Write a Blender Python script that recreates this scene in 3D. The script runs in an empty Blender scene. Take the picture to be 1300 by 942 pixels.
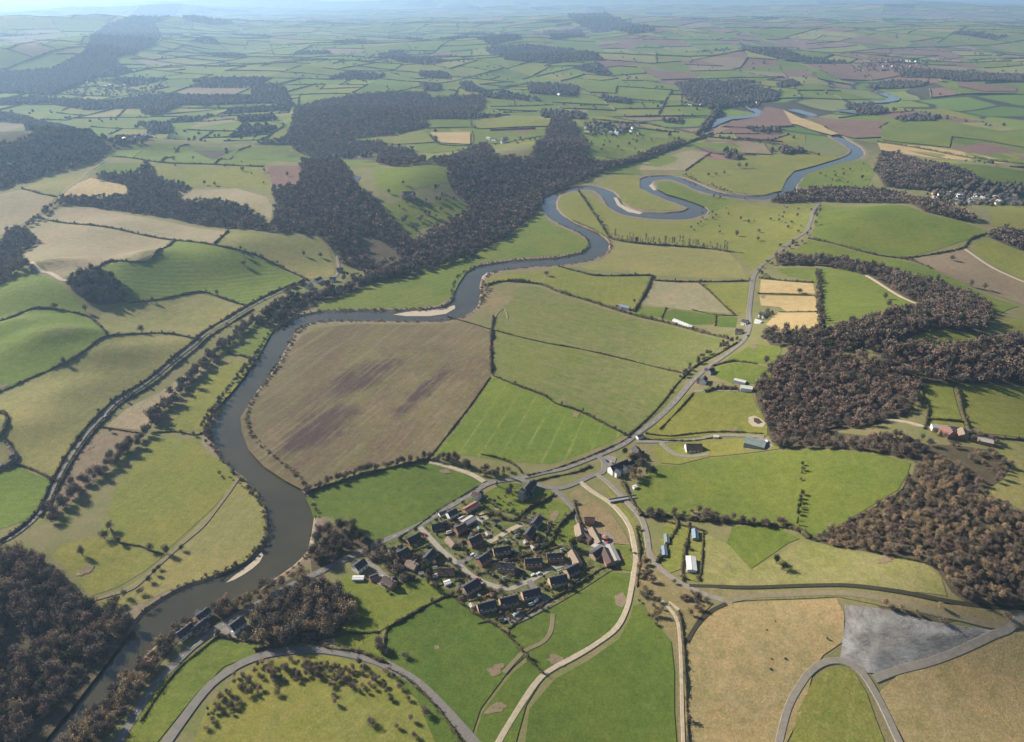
import bpy, math, random
import numpy as np
from mathutils import Vector, Matrix
from mathutils.geometry import delaunay_2d_cdt
random.seed(11); rs = np.random.RandomState(7)
SC = bpy.context.scene
COL = SC.collection

# ------------------------------------------------------------------ camera
CAMH = 430.0; F = 900.0; CX, CY = 650.0, 471.0
PITCH = math.atan(477.0 / F)
cam = bpy.data.cameras.new('camera'); camo = bpy.data.objects.new('camera', cam); COL.objects.link(camo)
cam.lens = F / 1300.0 * 36.0; cam.sensor_width = 36.0
cam.clip_start = 1.0; cam.clip_end = 200000.0
camo.location = (0, 0, CAMH); camo.rotation_euler = (math.pi / 2 - PITCH, 0, 0)
SC.camera = camo
cP, sP = math.cos(PITCH), math.sin(PITCH)

def rays(px):
    px = np.asarray(px, float).reshape(-1, 2)
    x = (px[:, 0] - CX) / F; v = -(px[:, 1] - CY) / F
    return np.stack([x, cP + sP * v, -sP + cP * v], 1)
def flat(px):
    d = rays(px); t = -CAMH / d[:, 2]
    return (d * t[:, None])[:, :2]
def toimg(P):
    P = np.asarray(P, float).reshape(-1, 3)
    z = P[:, 2] - CAMH
    dep = P[:, 1] * cP - z * sP
    up = P[:, 1] * sP + z * cP
    dep = np.where(dep < 1, 1, dep)
    return np.stack([CX + F * P[:, 0] / dep, CY - F * up / dep], 1)

# ------------------------------------------------------------------ river course (traced, laid on the valley floor)
RIVER = [(40,960,22),(90,905,22),(135,862,24),(170,820,27),(203,789,32),(237,765,34),(275,751,34),(310,735,36),(342,714,37),(364,693,38),(371,670,38),(369,648,37),(360,628,36),(345,609,37),
 (325,591,36),(306,573,34),(294,555,33),(291,535,32),(298,512,32),(313,490,32),(329,471,32),(343,452,31),(352,434,31),(362,419,32),(382,407,34),(415,401,35),(470,400,36),
 (535,400,42),(573,396,46),(592,382,42),(593,366,40),(599,352,38),(618,341,36),(660,335,36),(712,331,36),(744,325,36),(760,316,36),(759,304,34),(743,293,32),(719,282,32),
 (702,270,32),(697,257,32),(704,246,32),(724,240,34),(745,238,38),(764,241,36),(776,250,36),(784,261,40),(800,269,44),(825,273,48),(855,274,52),(880,270,46),(886,264,42),(873,258,40),
 (853,251,38),(833,243,36),(820,235,34),(822,228,36),(838,225,42),(858,226,40),(878,233,36),(893,240,34),(915,246,34),(945,250,34),(975,250,34),(996,244,34),(1004,233,32),
 (1013,222,36),(1031,213,42),(1060,206,44),(1083,199,38),(1089,192,34),(1081,184,34),(1070,178,36),(1062,172,34)]
RIVB = [(897,161,40),(908,156,42),(922,151,44),(940,149,44),(958,147,40),(964,143,34),(955,138,34),(948,131,34),(952,126,30)]
RIVC = [(1006,139,40),(1016,142,48),(1024,144,48),(1034,148,30)]
RIVD = [(1104,110,40),(1112,115,44),(1124,120,48),(1135,124,50),(1128,128,46),(1108,130,40),(1090,131,46),(1080,133,30)]
def catmull(P, seg):
    P = np.asarray(P, float); out = []
    n = len(P)
    for i in range(n - 1):
        p0 = P[max(i-1, 0)]; p1 = P[i]; p2 = P[i+1]; p3 = P[min(i+2, n-1)]
        k = max(1, int(math.ceil(np.linalg.norm(p2[:2] - p1[:2]) / seg)))
        for j in range(k):
            t = j / k
            out.append(0.5*((2*p1) + (-p0+p2)*t + (2*p0-5*p1+4*p2-p3)*t*t + (-p0+3*p1-3*p2+p3)*t**3))
    out.append(P[-1]); return np.array(out)
def rivline(L, seg):
    A = np.array(L, float); w = flat(A[:, :2])
    return catmull(np.column_stack([w, A[:, 2]]), seg)
RW = rivline(RIVER, 9.0)                  # x, y, width
RCO = rivline(RIVER, 30.0)
RFAR = [rivline(L, 20.0) for L in (RIVB, RIVC, RIVD)]
def segdist(P, L):
    """distance of points P (n,2) to polyline L (m,2+) and nearest half width"""
    best = np.full(len(P), 1e9); hw = np.zeros(len(P))
    for i in range(len(L) - 1):
        a = L[i, :2]; b = L[i+1, :2]; ab = b - a
        t = np.clip(((P - a) @ ab) / (ab @ ab + 1e-9), 0, 1)
        q = a + t[:, None] * ab
        d = np.hypot(P[:, 0]-q[:, 0], P[:, 1]-q[:, 1])
        m = d < best
        best[m] = d[m]
        if L.shape[1] > 2: hw[m] = (L[i, 2]*(1-t[m]) + L[i+1, 2]*t[m]) / 2
    return best, hw
def rdist_exact(P):
    best = np.full(len(P), 1e9); hw = np.zeros(len(P))
    L = RCO
    # coarse cull: far points never get near
    near = (P[:, 1] < 2700) & (P[:, 1] > 150) & (P[:, 0] > -1200) & (P[:, 0] < 1900)
    if near.any():
        d, h = segdist(P[near], L); best[near] = d; hw[near] = h
    for L2 in RFAR:
        c = L2[:, :2].mean(0); r = np.abs(L2[:, :2] - c).max() + 500
        m = (np.abs(P[:, 0]-c[0]) < r) & (np.abs(P[:, 1]-c[1]) < r)
        if m.any():
            d, h = segdist(P[m], L2); bb = best[m]; k = d < bb
            hh = hw[m]; bb[k] = d[k]; hh[k] = h[k]; best[m] = bb; hw[m] = hh
    return best, hw
def sstep(a, b, x):
    t = np.clip((x - a) / (b - a), 0, 1); return t*t*(3-2*t)

# ------------------------------------------------------------------ relief: px, py, height, sigma along, sigma across, angle
HILLS = [
 (235,352,15,70,42,10),(196,353,7,26,17,30),(170,364,5,22,14,-20),(92,452,19,48,22,25),(165,462,18,55,24,20),(232,440,11,40,20,40),(60,372,14,40,20,30),(30,440,20,50,26,10),(300,350,7,40,18,-20),(120,500,9,50,22,35),(45,548,8,40,22,20),(200,345,8,30,22,40),(285,335,14,80,40,-10),(150,470,14,70,60,30),(60,455,20,110,60,20),(95,520,10,60,40,40),(40,400,26,120,60,10),(215,470,5,45,24,30),
 (120,370,28,110,80,0),(60,350,18,90,60,0),(150,310,26,190,90,0),(350,320,22,120,60,0),(40,270,30,200,120,0),(330,240,34,260,120,0),(430,270,42,190,130,0),(250,225,26,240,90,0),
 (60,205,70,330,100,15),(-40,230,60,260,140,0),(520,235,26,180,110,0),(610,250,40,160,120,40),(680,210,44,200,130,50),(720,170,24,260,120,20),(480,160,46,420,180,0),(560,130,30,400,200,0),
 (1090,300,30,170,110,-10),(1180,285,26,200,110,-15),(1060,490,30,120,90,0),(1160,455,30,160,90,0),(1150,400,18,140,60,-20),(1240,480,26,180,110,0),(1110,370,16,110,60,0),
 (1060,610,9,90,50,0),(1180,660,22,110,80,0),(1290,600,26,130,110,0),(1150,800,16,60,40,0),(1290,740,20,90,60,0),(1170,225,30,240,110,0),(960,800,8,80,60,0),
 (-60,820,30,110,80,0),(30,760,9,60,40,0),(930,520,5,60,40,0),(1290,330,24,200,120,0),(560,840,5,50,40,0),
 (30,100,120,700,240,60),(95,80,130,800,260,62),(140,50,150,1300,380,66),(185,22,190,2600,620,70),(10,60,90,1500,900,40),
 (640,70,60,900,350,0),(760,36,130,2000,620,-10),(700,44,60,1100,400,0),(1100,45,110,2600,900,-5),(1180,26,230,3200,1200,-8),(600,14,260,3600,1200,0),(930,60,60,1500,600,0),
 (1290,60,70,2000,800,0),(380,40,50,1600,600,0),(860,20,160,5200,1500,0),(300,12,240,4200,1500,0),(1010,14,320,5200,1500,0),(520,90,30,700,300,0),(860,90,34,900,300,0),(1000,90,30,900,300,0),(300,100,34,600,260,0)]
_H = []
for px, py, h, sx, sy, an in HILLS:
    c = flat([(px, py)])[0]; a = math.radians(an); _H.append((c[0], c[1], h, sx, sy, math.cos(a), math.sin(a)))
WAV = [(math.radians(a), 2*math.pi/w, ph, amp) for a, w, ph, amp in ((20,310,1.,1.4),(75,260,2.1,1.2),(130,190,.4,.8),(160,420,3.,1.6))]
WFAR = [(math.radians(a), 2*math.pi/w, ph, amp) for a, w, ph, amp in ((15,1500,1.,9),(70,1100,2.1,7),(120,1800,.4,10),(165,850,3.,5),(95,2900,5.,14))]
def relief(P):
    x = P[:, 0]; y = P[:, 1]; z = np.zeros(len(P))
    for cx, cy, h, sx, sy, c, s in _H:
        dx = x - cx; dy = y - cy
        u = (dx*c + dy*s)/sx; v = (-dx*s + dy*c)/sy
        z += h*np.exp(-0.5*(u*u+v*v))
    for a, k, ph, amp in WAV: z += amp*(1+np.sin(k*(x*math.cos(a)+y*math.sin(a))+ph))*.6
    w = sstep(2300, 5200, y)
    for a, k, ph, amp in WFAR: z += w*amp*(1+np.sin(k*(x*math.cos(a)+y*math.sin(a))+ph))
    return z
def _exact(P):
    d, hw = rdist_exact(P)
    return relief(P) * sstep(25, 330, d - hw), d, hw
class Grid:
    def __init__(s, x0, x1, y0, y1, st):
        s.x0, s.y0, s.st = x0, y0, st
        xs = np.arange(x0, x1+st, st); ys = np.arange(y0, y1+st, st); s.nx, s.ny = len(xs), len(ys)
        X, Y = np.meshgrid(xs, ys); P = np.column_stack([X.ravel(), Y.ravel()])
        h, d, hw = _exact(P); s.a = np.stack([h, np.minimum(d, 5000), hw], 1).reshape(s.ny, s.nx, 3)
        s.x1 = xs[-1]; s.y1 = ys[-1]
    def inside(s, P): return (P[:, 0] > s.x0) & (P[:, 0] < s.x1-1e-3) & (P[:, 1] > s.y0) & (P[:, 1] < s.y1-1e-3)
    def get(s, P):
        u = np.clip((P[:, 0]-s.x0)/s.st, 0, s.nx-1.001); v = np.clip((P[:, 1]-s.y0)/s.st, 0, s.ny-1.001)
        i = u.astype(int); j = v.astype(int); u = (u-i)[:, None]; v = (v-j)[:, None]; a = s.a
        return (a[j, i]*(1-u)+a[j, i+1]*u)*(1-v)+(a[j+1, i]*(1-u)+a[j+1, i+1]*u)*v
GN = Grid(-1500, 2100, 40, 2500, 5.); GF = Grid(-14000, 14000, 0, 16000, 40.); GV = Grid(-95000, 95000, -1000, 100000, 400.)
def look(P):
    P = np.asarray(P, float).reshape(-1, 2)
    n = GN.inside(P)
    if n.all(): return GN.get(P)
    f = GF.inside(P) & ~n; out = np.empty((len(P), 3)); v = ~(n | f)
    if n.any(): out[n] = GN.get(P[n])
    if f.any(): out[f] = GF.get(P[f])
    if v.any(): out[v] = GV.get(P[v])
    return out
def height(P): return look(P)[:, 0]
def rdist(P): a = look(P); return a[:, 1], a[:, 2]
def hz(x, y): return float(height([(x, y)])[0])
def W(px):
    """traced photo positions -> points on the relief (n,3)"""
    d = rays(px); n = len(d)
    t1 = -CAMH / d[:, 2] * 0.999
    t1 = np.where((t1 < 0) | (t1 > 60000), 60000, t1)
    t0 = np.minimum(t1*.25, 200.)
    K = 90; done = np.zeros(n, bool); lo = t0.copy(); hi = t1.copy()
    s = np.linspace(0, 1, K)
    prev = t0.copy()
    for k in range(1, K):
        t = t0 + (t1 - t0)*s[k]
        P = d*t[:, None]; zz = CAMH + P[:, 2] - height(P[:, :2])
        c = (~done) & (zz <= 0)
        lo[c] = prev[c]; hi[c] = t[c]; done |= c; prev = np.where(done, prev, t)
        if done.all(): break
    lo[~done] = t1[~done]*.999; hi[~done] = t1[~done]
    for _ in range(14):
        mid = (lo+hi)/2; P = d*mid[:, None]; zz = CAMH + P[:, 2] - height(P[:, :2])
        up = zz > 0; lo = np.where(up, mid, lo); hi = np.where(up, hi, mid)
    P = d*hi[:, None]
    return np.column_stack([P[:, :2], height(P[:, :2])])

# ------------------------------------------------------------------ scene helpers
def tag(o, label=None, cat=None, group=None, kind=None):
    if label: o['label'] = label
    if cat: o['category'] = cat
    if group: o['group'] = group
    if kind: o['kind'] = kind
    return o
def mesh_np(name, V, Fc, mats=(), smooth=False, tint=None, mi=None):
    """V (n,3); Fc list/array of faces with equal size or ragged list"""
    me = bpy.data.meshes.new(name)
    V = np.ascontiguousarray(V, dtype=np.float32)
    if isinstance(Fc, np.ndarray):
        k = Fc.shape[1]; nf = len(Fc)
        me.vertices.add(len(V)); me.vertices.foreach_set('co', V.ravel())
        me.loops.add(nf*k); me.loops.foreach_set('vertex_index', Fc.astype(np.int32).ravel())
        me.polygons.add(nf)
        me.polygons.foreach_set('loop_start', np.arange(0, nf*k, k, dtype=np.int32))
        me.polygons.foreach_set('loop_total', np.full(nf, k, np.int32))
        me.update(calc_edges=True)
    else:
        me.from_pydata([tuple(v) for v in V.tolist()], [], Fc)
    for m in mats: me.materials.append(m)
    if mi is not None: me.polygons.foreach_set('material_index', np.asarray(mi, np.int32))
    me.polygons.foreach_set('use_smooth', np.full(len(me.polygons), bool(smooth)))
    if tint is not None:
        at = me.attributes.new('tint', 'FLOAT', 'FACE'); at.data.foreach_set('value', np.asarray(tint, np.float32))
    me.update(); return me
def obj(name, me, parent=None, loc=None, rot=None):
    o = bpy.data.objects.new(name, me); COL.objects.link(o)
    if parent: o.parent = parent
    if loc is not None: o.location = loc
    if rot is not None: o.rotation_euler = rot
    return o
def empty(name, loc, rz=0, sc=1.0):
    o = bpy.data.objects.new(name, None); COL.objects.link(o); o.empty_display_size = 1
    o.location = loc; o.rotation_euler = (0, 0, rz); o.scale = (sc, sc, sc); return o
class MB:
    def __init__(s): s.v = []; s.f = []; s.m = []
    def add(s, vs, fs, m=0):
        b = len(s.v); s.v += [tuple(v) for v in vs]; s.f += [tuple(i+b for i in f) for f in fs]; s.m += [m]*len(fs)
    def box(s, x0, x1, y0, y1, z0, z1, m=0):
        s.add([(x0,y0,z0),(x1,y0,z0),(x1,y1,z0),(x0,y1,z0),(x0,y0,z1),(x1,y0,z1),(x1,y1,z1),(x0,y1,z1)],
              [(3,2,1,0),(4,5,6,7),(0,1,5,4),(1,2,6,5),(2,3,7,6),(3,0,4,7)], m)
    def cyl(s, x, y, z0, z1, r0, r1, n=8, m=0, ax='z', cap=True):
        vs = []
        for z, r in ((z0, r0), (z1, r1)):
            for i in range(n):
                a = 2*math.pi*i/n; p = (r*math.cos(a), r*math.sin(a))
                vs.append((x+p[0], y+p[1], z) if ax == 'z' else (x+p[0], z, y+p[1]))
        fs = [(i, (i+1) % n, n+(i+1) % n, n+i) for i in range(n)]
        if cap: fs += [tuple(range(n))[::-1], tuple(range(n, 2*n))]
        s.add(vs, fs, m)
    def mesh(s, name, mats, smooth=False):
        me = bpy.data.meshes.new(name); me.from_pydata(s.v, [], s.f)
        for m in mats: me.materials.append(m)
        me.polygons.foreach_set('material_index', s.m); 
        if smooth: me.polygons.foreach_set('use_smooth', [True]*len(me.polygons))
        me.update(); return me

# ------------------------------------------------------------------ materials
def nt(name):
    m = bpy.data.materials.new(name); m.use_nodes = True; t = m.node_tree; t.nodes.clear(); return m, t
class N:
    def __init__(s, t): s.t = t
    def n(s, ty, **k):
        x = s.t.nodes.new(ty)
        for a, b in k.items(): setattr(x, a, b)
        return x
    def l(s, a, b): s.t.links.new(a, b)
    def val(s, sock, v):
        if hasattr(v, 'links') or isinstance(v, bpy.types.NodeSocket): s.l(v, sock)
        else: sock.default_value = v
    def noise(s, vec, scale, detail=3, rough=.55):
        x = s.n('ShaderNodeTexNoise'); x.inputs['Scale'].default_value = scale; x.inputs['Detail'].default_value = detail; x.inputs['Roughness'].default_value = rough
        s.l(vec, x.inputs['Vector']); return x.outputs['Fac']
    def ramp(s, fac, a, b, c0=(0,0,0,1), c1=(1,1,1,1)):
        x = s.n('ShaderNodeValToRGB'); e = x.color_ramp.elements; e[0].position = a; e[1].position = b; e[0].color = c0; e[1].color = c1
        s.l(fac, x.inputs[0]); return x.outputs[0]
    def mix(s, fac, a, b, mode='MIX'):
        x = s.n('ShaderNodeMix', data_type='RGBA', blend_type=mode)
        s.val(x.inputs[0], fac); s.val(x.inputs[6], a); s.val(x.inputs[7], b); return x.outputs[2]
    def math(s, op, a, b=0.0, c=None):
        x = s.n('ShaderNodeMath', operation=op); s.val(x.inputs[0], a); s.val(x.inputs[1], b)
        if c is not None: s.val(x.inputs[2], c)
        return x.outputs[0]
    def out(s, col, rough=.9, bump=None, spec=.15, extra=None):
        p = s.n('ShaderNodeBsdfPrincipled'); s.val(p.inputs['Base Color'], col); s.val(p.inputs['Roughness'], rough)
        p.inputs['Specular IOR Level'].default_value = spec
        if bump is not None:
            b = s.n('ShaderNodeBump'); b.inputs['Strength'].default_value = bump[1]; b.inputs['Distance'].default_value = bump[2]
            s.l(bump[0], b.inputs['Height']); s.l(b.outputs[0], p.inputs['Normal'])
        if extra: extra(p)
        o = s.n('ShaderNodeOutputMaterial'); s.l(p.outputs[0], o.inputs['Surface']); return p
def c4(c): return (c[0], c[1], c[2], 1.0)
def pos(n): return n.n('ShaderNodeNewGeometry').outputs['Position']
def rotpos(n, ang, sx=1., sy=1.):
    m = n.n('ShaderNodeMapping'); m.vector_type = 'POINT'; n.l(pos(n), m.inputs[0])
    m.inputs['Rotation'].default_value = (0, 0, -ang)
    m2 = n.n('ShaderNodeMapping'); n.l(m.outputs[0], m2.inputs[0]); m2.inputs['Scale'].default_value = (sx, sy, 1); return m2.outputs[0]
PAL = {
 'G': ((.108,.146,.024),(.082,.120,.019),(.155,.162,.044)),
 'B': ((.112,.162,.024),(.088,.135,.019),(.155,.170,.046)),
 'D': ((.080,.122,.022),(.062,.100,.018),(.122,.138,.034)),
 'O': ((.150,.165,.034),(.122,.145,.026),(.200,.185,.058)),
 'T': ((.220,.198,.110),(.185,.178,.085),(.275,.225,.145)),
 'Q': ((.096,.142,.022),(.116,.144,.030),(.205,.168,.088)),
 'S': ((.185,.182,.058),(.145,.160,.038),(.235,.205,.095)),
 'P': ((.172,.126,.078),(.118,.080,.058),(.140,.130,.048)),
 'M': ((.215,.160,.108),(.175,.130,.085),(.205,.170,.090)),
 'C': ((.165,.100,.078),(.140,.085,.066),(.200,.130,.095)),
 'Y': ((.380,.280,.135),(.330,.240,.110),(.420,.320,.170)),
 'Z': ((.262,.205,.092),(.205,.175,.070),(.310,.235,.125)),
 'R': ((.175,.150,.072),(.125,.130,.045),(.225,.175,.100)),
 'K': ((.095,.076,.046),(.070,.060,.036),(.120,.098,.062)),
 'V': ((.088,.128,.026),(.110,.125,.040),(.185,.155,.090)),
}
_mc = {}
def field_mat(key, ang=None, period=0, strength=0., patch=.5, streak=0., seed=0.):
    k = (key, ang, period, strength, patch, streak, seed)
    if k in _mc: return _mc[k]
    A, B_, C_ = PAL[key]; m, t = nt('field_'+{'G':'green','B':'bright_green','Q':'patchy_green','D':'deep_green','O':'olive','T':'tan','S':'straw_green','P':'ploughed','M':'bare_soil','C':'red_soil','Y':'stubble','Z':'golden_grass','R':'rough_grass','K':'wood_floor','V':'garden_grass'}[key]); n = N(t)
    P = pos(n); off = n.n('ShaderNodeVectorMath', operation='ADD'); n.l(P, off.inputs[0]); off.inputs[1].default_value = (seed*137.3, seed*71.7, 0); P = off.outputs[0]
    big = n.ramp(n.noise(P, .009, 5, .6), .40, .60)
    mid = n.ramp(n.noise(P, .05, 7, .75), .38, .64)
    grit = n.noise(P, .13, 6, .85)
    fine = n.noise(P, .55, 5, .8)
    col = n.mix(big, c4(A), c4(B_))
    col = n.mix(n.math('MULTIPLY', mid, patch), col, c4(C_))
    if ang is not None:
        v = rotpos(n, ang, 0.010, .16); st = n.ramp(n.noise(v, 1., 5, .62), .36, .66)
        col = n.mix(n.math('MULTIPLY', st, streak), col, c4(C_))
        v3 = rotpos(n, ang, 0.006, .35); st3 = n.ramp(n.noise(v3, 1., 3, .6), .4, .62)
        col = n.mix(n.math('MULTIPLY', st3, streak*.45), col, c4([q*.62 for q in A]))
        if period:
            v2 = rotpos(n, ang); sp = n.n('ShaderNodeSeparateXYZ'); n.l(v2, sp.inputs[0])
            y = n.math('ADD', sp.outputs[1], n.math('MULTIPLY', n.noise(P, .03, 2), 3.))
            fr = n.math('FRACT', n.math('DIVIDE', y, period)); d = n.math('ABSOLUTE', n.math('SUBTRACT', fr, .5))
            ln = n.ramp(d, .0, 1.6/period*1.3 if period > 8 else .28, (1,1,1,1), (0,0,0,1))
            ln = n.math('MULTIPLY', ln, n.ramp(n.noise(P, .02, 3), .35, .6))
            col = n.mix(n.math('MULTIPLY', ln, strength), col, c4([min(1, q*1.55+.02) for q in C_]))
    if key == 'P':             # damp dark soil and greening patches, drawn out along the drilling
        v4 = rotpos(n, ang or 0, .0042, .013); w4 = n.noise(v4, 1., 6, .62)
        def spot(cx, cy, rx, ry):
            c = flat([(cx, cy)])[0]; o_ = n.n('ShaderNodeVectorMath', operation='SUBTRACT'); n.l(pos(n), o_.inputs[0]); o_.inputs[1].default_value = (c[0], c[1], 0)
            mp = n.n('ShaderNodeMapping'); n.l(o_.outputs[0], mp.inputs[0]); mp.inputs['Rotation'].default_value = (0, 0, -(ang or 0)); mp.inputs['Scale'].default_value = (1, 1, 0)
            s_ = n.n('ShaderNodeVectorMath', operation='MULTIPLY'); n.l(mp.outputs[0], s_.inputs[0]); s_.inputs[1].default_value = (1/rx, 1/ry, 0)
            l_ = n.n('ShaderNodeVectorMath', operation='LENGTH'); n.l(s_.outputs[0], l_.inputs[0])
            return n.ramp(n.math('ADD', l_.outputs['Value'], n.math('MULTIPLY', n.math('SUBTRACT', n.noise(P, .022, 6, .7), .5), 2.4)), .45, 1.05, (1,1,1,1), (0,0,0,1))
        dk = n.math('MAXIMUM', n.math('MAXIMUM', spot(462, 480, 75, 34), spot(405, 545, 80, 36)), spot(535, 500, 80, 15))
        col = n.mix(n.math('MULTIPLY', dk, .85), col, (.064,.042,.040,1))
        col = n.mix(n.math('MULTIPLY', n.ramp(w4, .50, .64), .35), col, (.095,.064,.048,1))
        v5 = rotpos(n, (ang or 0)+.05, .006, .028); w5 = n.noise(v5, 1.7, 5, .66)
        col = n.mix(n.math('MULTIPLY', n.ramp(w5, .50, .66), .32), col, (.120,.142,.034,1))
        v6 = rotpos(n, (ang or 0), .004, .10); w6 = n.noise(v6, 2.3, 5, .66)
        col = n.mix(n.math('MULTIPLY', n.ramp(w6, .50, .68), .40), col, (.250,.205,.130,1))
    if key in 'GBDOSVZRTQ':      # broad washes of growth
        t0 = n.ramp(n.noise(P, .0065, 6, .72), .47, .60)
        col = n.mix(n.math('MULTIPLY', t0, .42), col, c4([A[0]*1.38+.012, A[1]*1.10+.004, A[2]*1.25]))
    if key == 'V':
        t9 = n.ramp(n.noise(P, .11, 5, .75), .50, .58); col = n.mix(n.math('MULTIPLY', t9, .8), col, (.062,.068,.026,1))
        t8 = n.ramp(n.noise(P, .17, 4, .7), .60, .66); col = n.mix(n.math('MULTIPLY', t8, .8), col, (.30,.25,.19,1))
    if key in 'OGBSTVRZD':      # tussocks, sheep-worn and damp patches
        t1 = n.ramp(n.noise(P, .16, 6, .75), .48, .74)
        col = n.mix(n.math('MULTIPLY', t1, .45), col, c4([A[0]*1.5, A[1]*1.2, A[2]*1.35]))
        t2 = n.ramp(n.noise(P, .022, 6, .7), .56, .72)
        col = n.mix(n.math('MULTIPLY', t2, .5), col, c4([A[0]*.72, A[1]*.80, A[2]*.75]))
    col = n.mix(1.0, col, n.ramp(fine, .28, .74, (.66,.66,.64,1), (1.32,1.32,1.30,1)), 'MULTIPLY')
    col = n.mix(1.0, col, n.ramp(grit, .34, .68, (.80,.82,.80,1), (1.20,1.16,1.18,1)), 'MULTIPLY')
    n.out(col, .95, (fine, .55, .6), .05)
    _mc[k] = m; return m
def simple_mat(name, c, c2=None, rough=.8, scale=.5, spec=.2, bump=.2, metal=0, co='obj'):
    m, t = nt(name); n = N(t)
    if co == 'obj': v = n.n('ShaderNodeTexCoord').outputs['Object']
    else: v = pos(n)
    f = n.noise(v, scale, 4, .65)
    col = n.mix(n.ramp(f, .3, .7), c4(c), c4(c2 or [q*.75 for q in c]))
    def ex(p): p.inputs['Metallic'].default_value = metal
    n.out(col, rough, (f, bump, .05), spec, ex); return m
def twig_mat(name, ca, cb, inst=True):
    m, t = nt(name); n = N(t)
    if inst: r = n.n('ShaderNodeObjectInfo').outputs['Random']
    else:
        a = n.n('ShaderNodeAttribute', attribute_name='tint'); r = a.outputs['Fac']
    col = n.mix(r, c4(ca), c4(cb))
    f = n.noise(pos(n), .35, 3, .7)
    col = n.mix(1., col, n.ramp(f, .3, .75, (.62,.62,.62,1), (1.4,1.36,1.3,1)), 'MULTIPLY')
    n.out(col, .9, None, .05); return m
TW = {}
for inst in (True, False):
    TW['br', inst] = twig_mat('bare_twigs', (.200,.160,.122), (.096,.082,.066), inst)
    TW['pu', inst] = twig_mat('reddish_twigs', (.265,.185,.138), (.140,.100,.080), inst)
    TW['ev', inst] = twig_mat('evergreen_leaves', (.028,.042,.018), (.050,.060,.022), inst)
    TW['ha', inst] = twig_mat('hazel_and_willow_twigs', (.370,.270,.160), (.215,.160,.095), inst)
    TW['he', inst] = twig_mat('hedge_twigs', (.105,.084,.048), (.058,.056,.028), inst)
    TW['fh', inst] = twig_mat('far_hedge_twigs', (.150,.140,.075), (.095,.100,.048), inst)
    TW['fw', inst] = twig_mat('far_wood_crowns', (.085,.068,.056), (.052,.050,.038), inst)
    TW['po', inst] = twig_mat('pale_poplar_twigs', (.36,.29,.21), (.26,.21,.16), inst)
BARK = simple_mat('bark', (.09,.07,.05), (.05,.04,.03), .95)

# ------------------------------------------------------------------ ground sheet
GOFF = 0.0
def ground():
    ys = [960.0]                                             # rows: fine near, capped spacing far
    d = 120.0; rows = [60., 90.]
    while d < 90000:
        rows.append(d)
        step = 2.6*(d*d + CAMH**2)/(CAMH*F)
        cap = 90 if d < 9000 else (90 + (d-9000)*.06)
        d += min(max(step, 2.2), cap)
    rows = np.array(rows)
    cols = np.linspace(-1.02, 1.02, 640)                     # tangent of azimuth / depth
    # depth-proportional fan, wide enough for a step to the side
    Y = rows[:, None]*np.ones_like(cols)[None, :]
    dep = rows*cP + CAMH*sP
    X = (dep[:, None]*0.80 + 160)*cols[None, :]
    P = np.column_stack([X.ravel(), Y.ravel()])
    z = height(P)
    dd, hw = rdist(P)
    ch = sstep(3.0, -3.0, dd - hw - 4.0)
    z = z - 4.5*ch
    z -= np.where(P[:, 1] > 2300, 2.5, 0)*sstep(2300, 2900, P[:, 1])
    V = np.column_stack([P, z]); nr, nc = len(rows), len(cols)
    i = np.arange(nr-1)[:, None]*nc + np.arange(nc-1)[None, :]
    i = i.ravel(); Fc = np.column_stack([i, i+1, i+nc+1, i+nc])
    m, t = nt('countryside'); n = N(t)
    v = n.n('ShaderNodeTexVoronoi', feature='F1'); v.inputs['Scale'].default_value = .0030; v.inputs['Randomness'].default_value = .85
    Pp = pos(n); dn = n.n('ShaderNodeTexNoise'); dn.inputs['Scale'].default_value = .002; n.l(Pp, dn.inputs['Vector'])
    mx = n.n('ShaderNodeVectorMath', operation='MULTIPLY_ADD'); n.l(dn.outputs['Color'], mx.inputs[0]); mx.inputs[1].default_value = (180,180,0); n.l(Pp, mx.inputs[2])
    n.l(mx.outputs[0], v.inputs['Vector'])
    sp = n.n('ShaderNodeSeparateColor'); n.l(v.outputs['Color'], sp.inputs[0])
    r = n.n('ShaderNodeValToRGB'); r.color_ramp.interpolation = 'CONSTANT'; n.l(sp.outputs[0], r.inputs[0])
    cols_ = [(.10,.15,.03),(.13,.17,.035),(.16,.17,.06),(.08,.13,.03),(.19,.14,.09),(.06,.055,.04),(.15,.17,.05)]
    e = r.color_ramp.elements
    e[0].color = c4(cols_[0]); e[1].position = .2; e[1].color = c4(cols_[1])
    for k, q in enumerate((.38,.52,.66,.80,.9)): x = e.new(q); x.color = c4(cols_[k+2])
    v2 = n.n('ShaderNodeTexVoronoi', feature='DISTANCE_TO_EDGE'); v2.inputs['Scale'].default_value = .0030; v2.inputs['Randomness'].default_value = .85; n.l(mx.outputs[0], v2.inputs['Vector'])
    hed = n.ramp(v2.outputs[0], .02, .045, (1,1,1,1), (0,0,0,1))
    far = n.mix(hed, r.outputs[0], (.045,.045,.03,1))
    near = n.mix(n.ramp(n.noise(Pp, .04, 6, .7), .35, .65), (.13,.14,.045,1), (.19,.155,.08,1))
    sy = n.n('ShaderNodeSeparateXYZ'); n.l(Pp, sy.inputs[0])
    f = n.ramp(n.math('DIVIDE', sy.outputs[1], 6000.), .36, .44)
    col = n.mix(f, near, far)
    fn = n.noise(Pp, .6, 5, .8)
    col = n.mix(1., col, n.ramp(fn, .25, .75, (.7,.7,.7,1), (1.3,1.3,1.3,1)), 'MULTIPLY')
    n.out(col, .95, (fn, .5, .6), .05)
    o = obj('ground', mesh_np('ground', V, Fc, [m], smooth=True)); tag(o, 'green and brown farmland valley reaching to the hazy horizon', None, None, 'structure')
ground()

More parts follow.
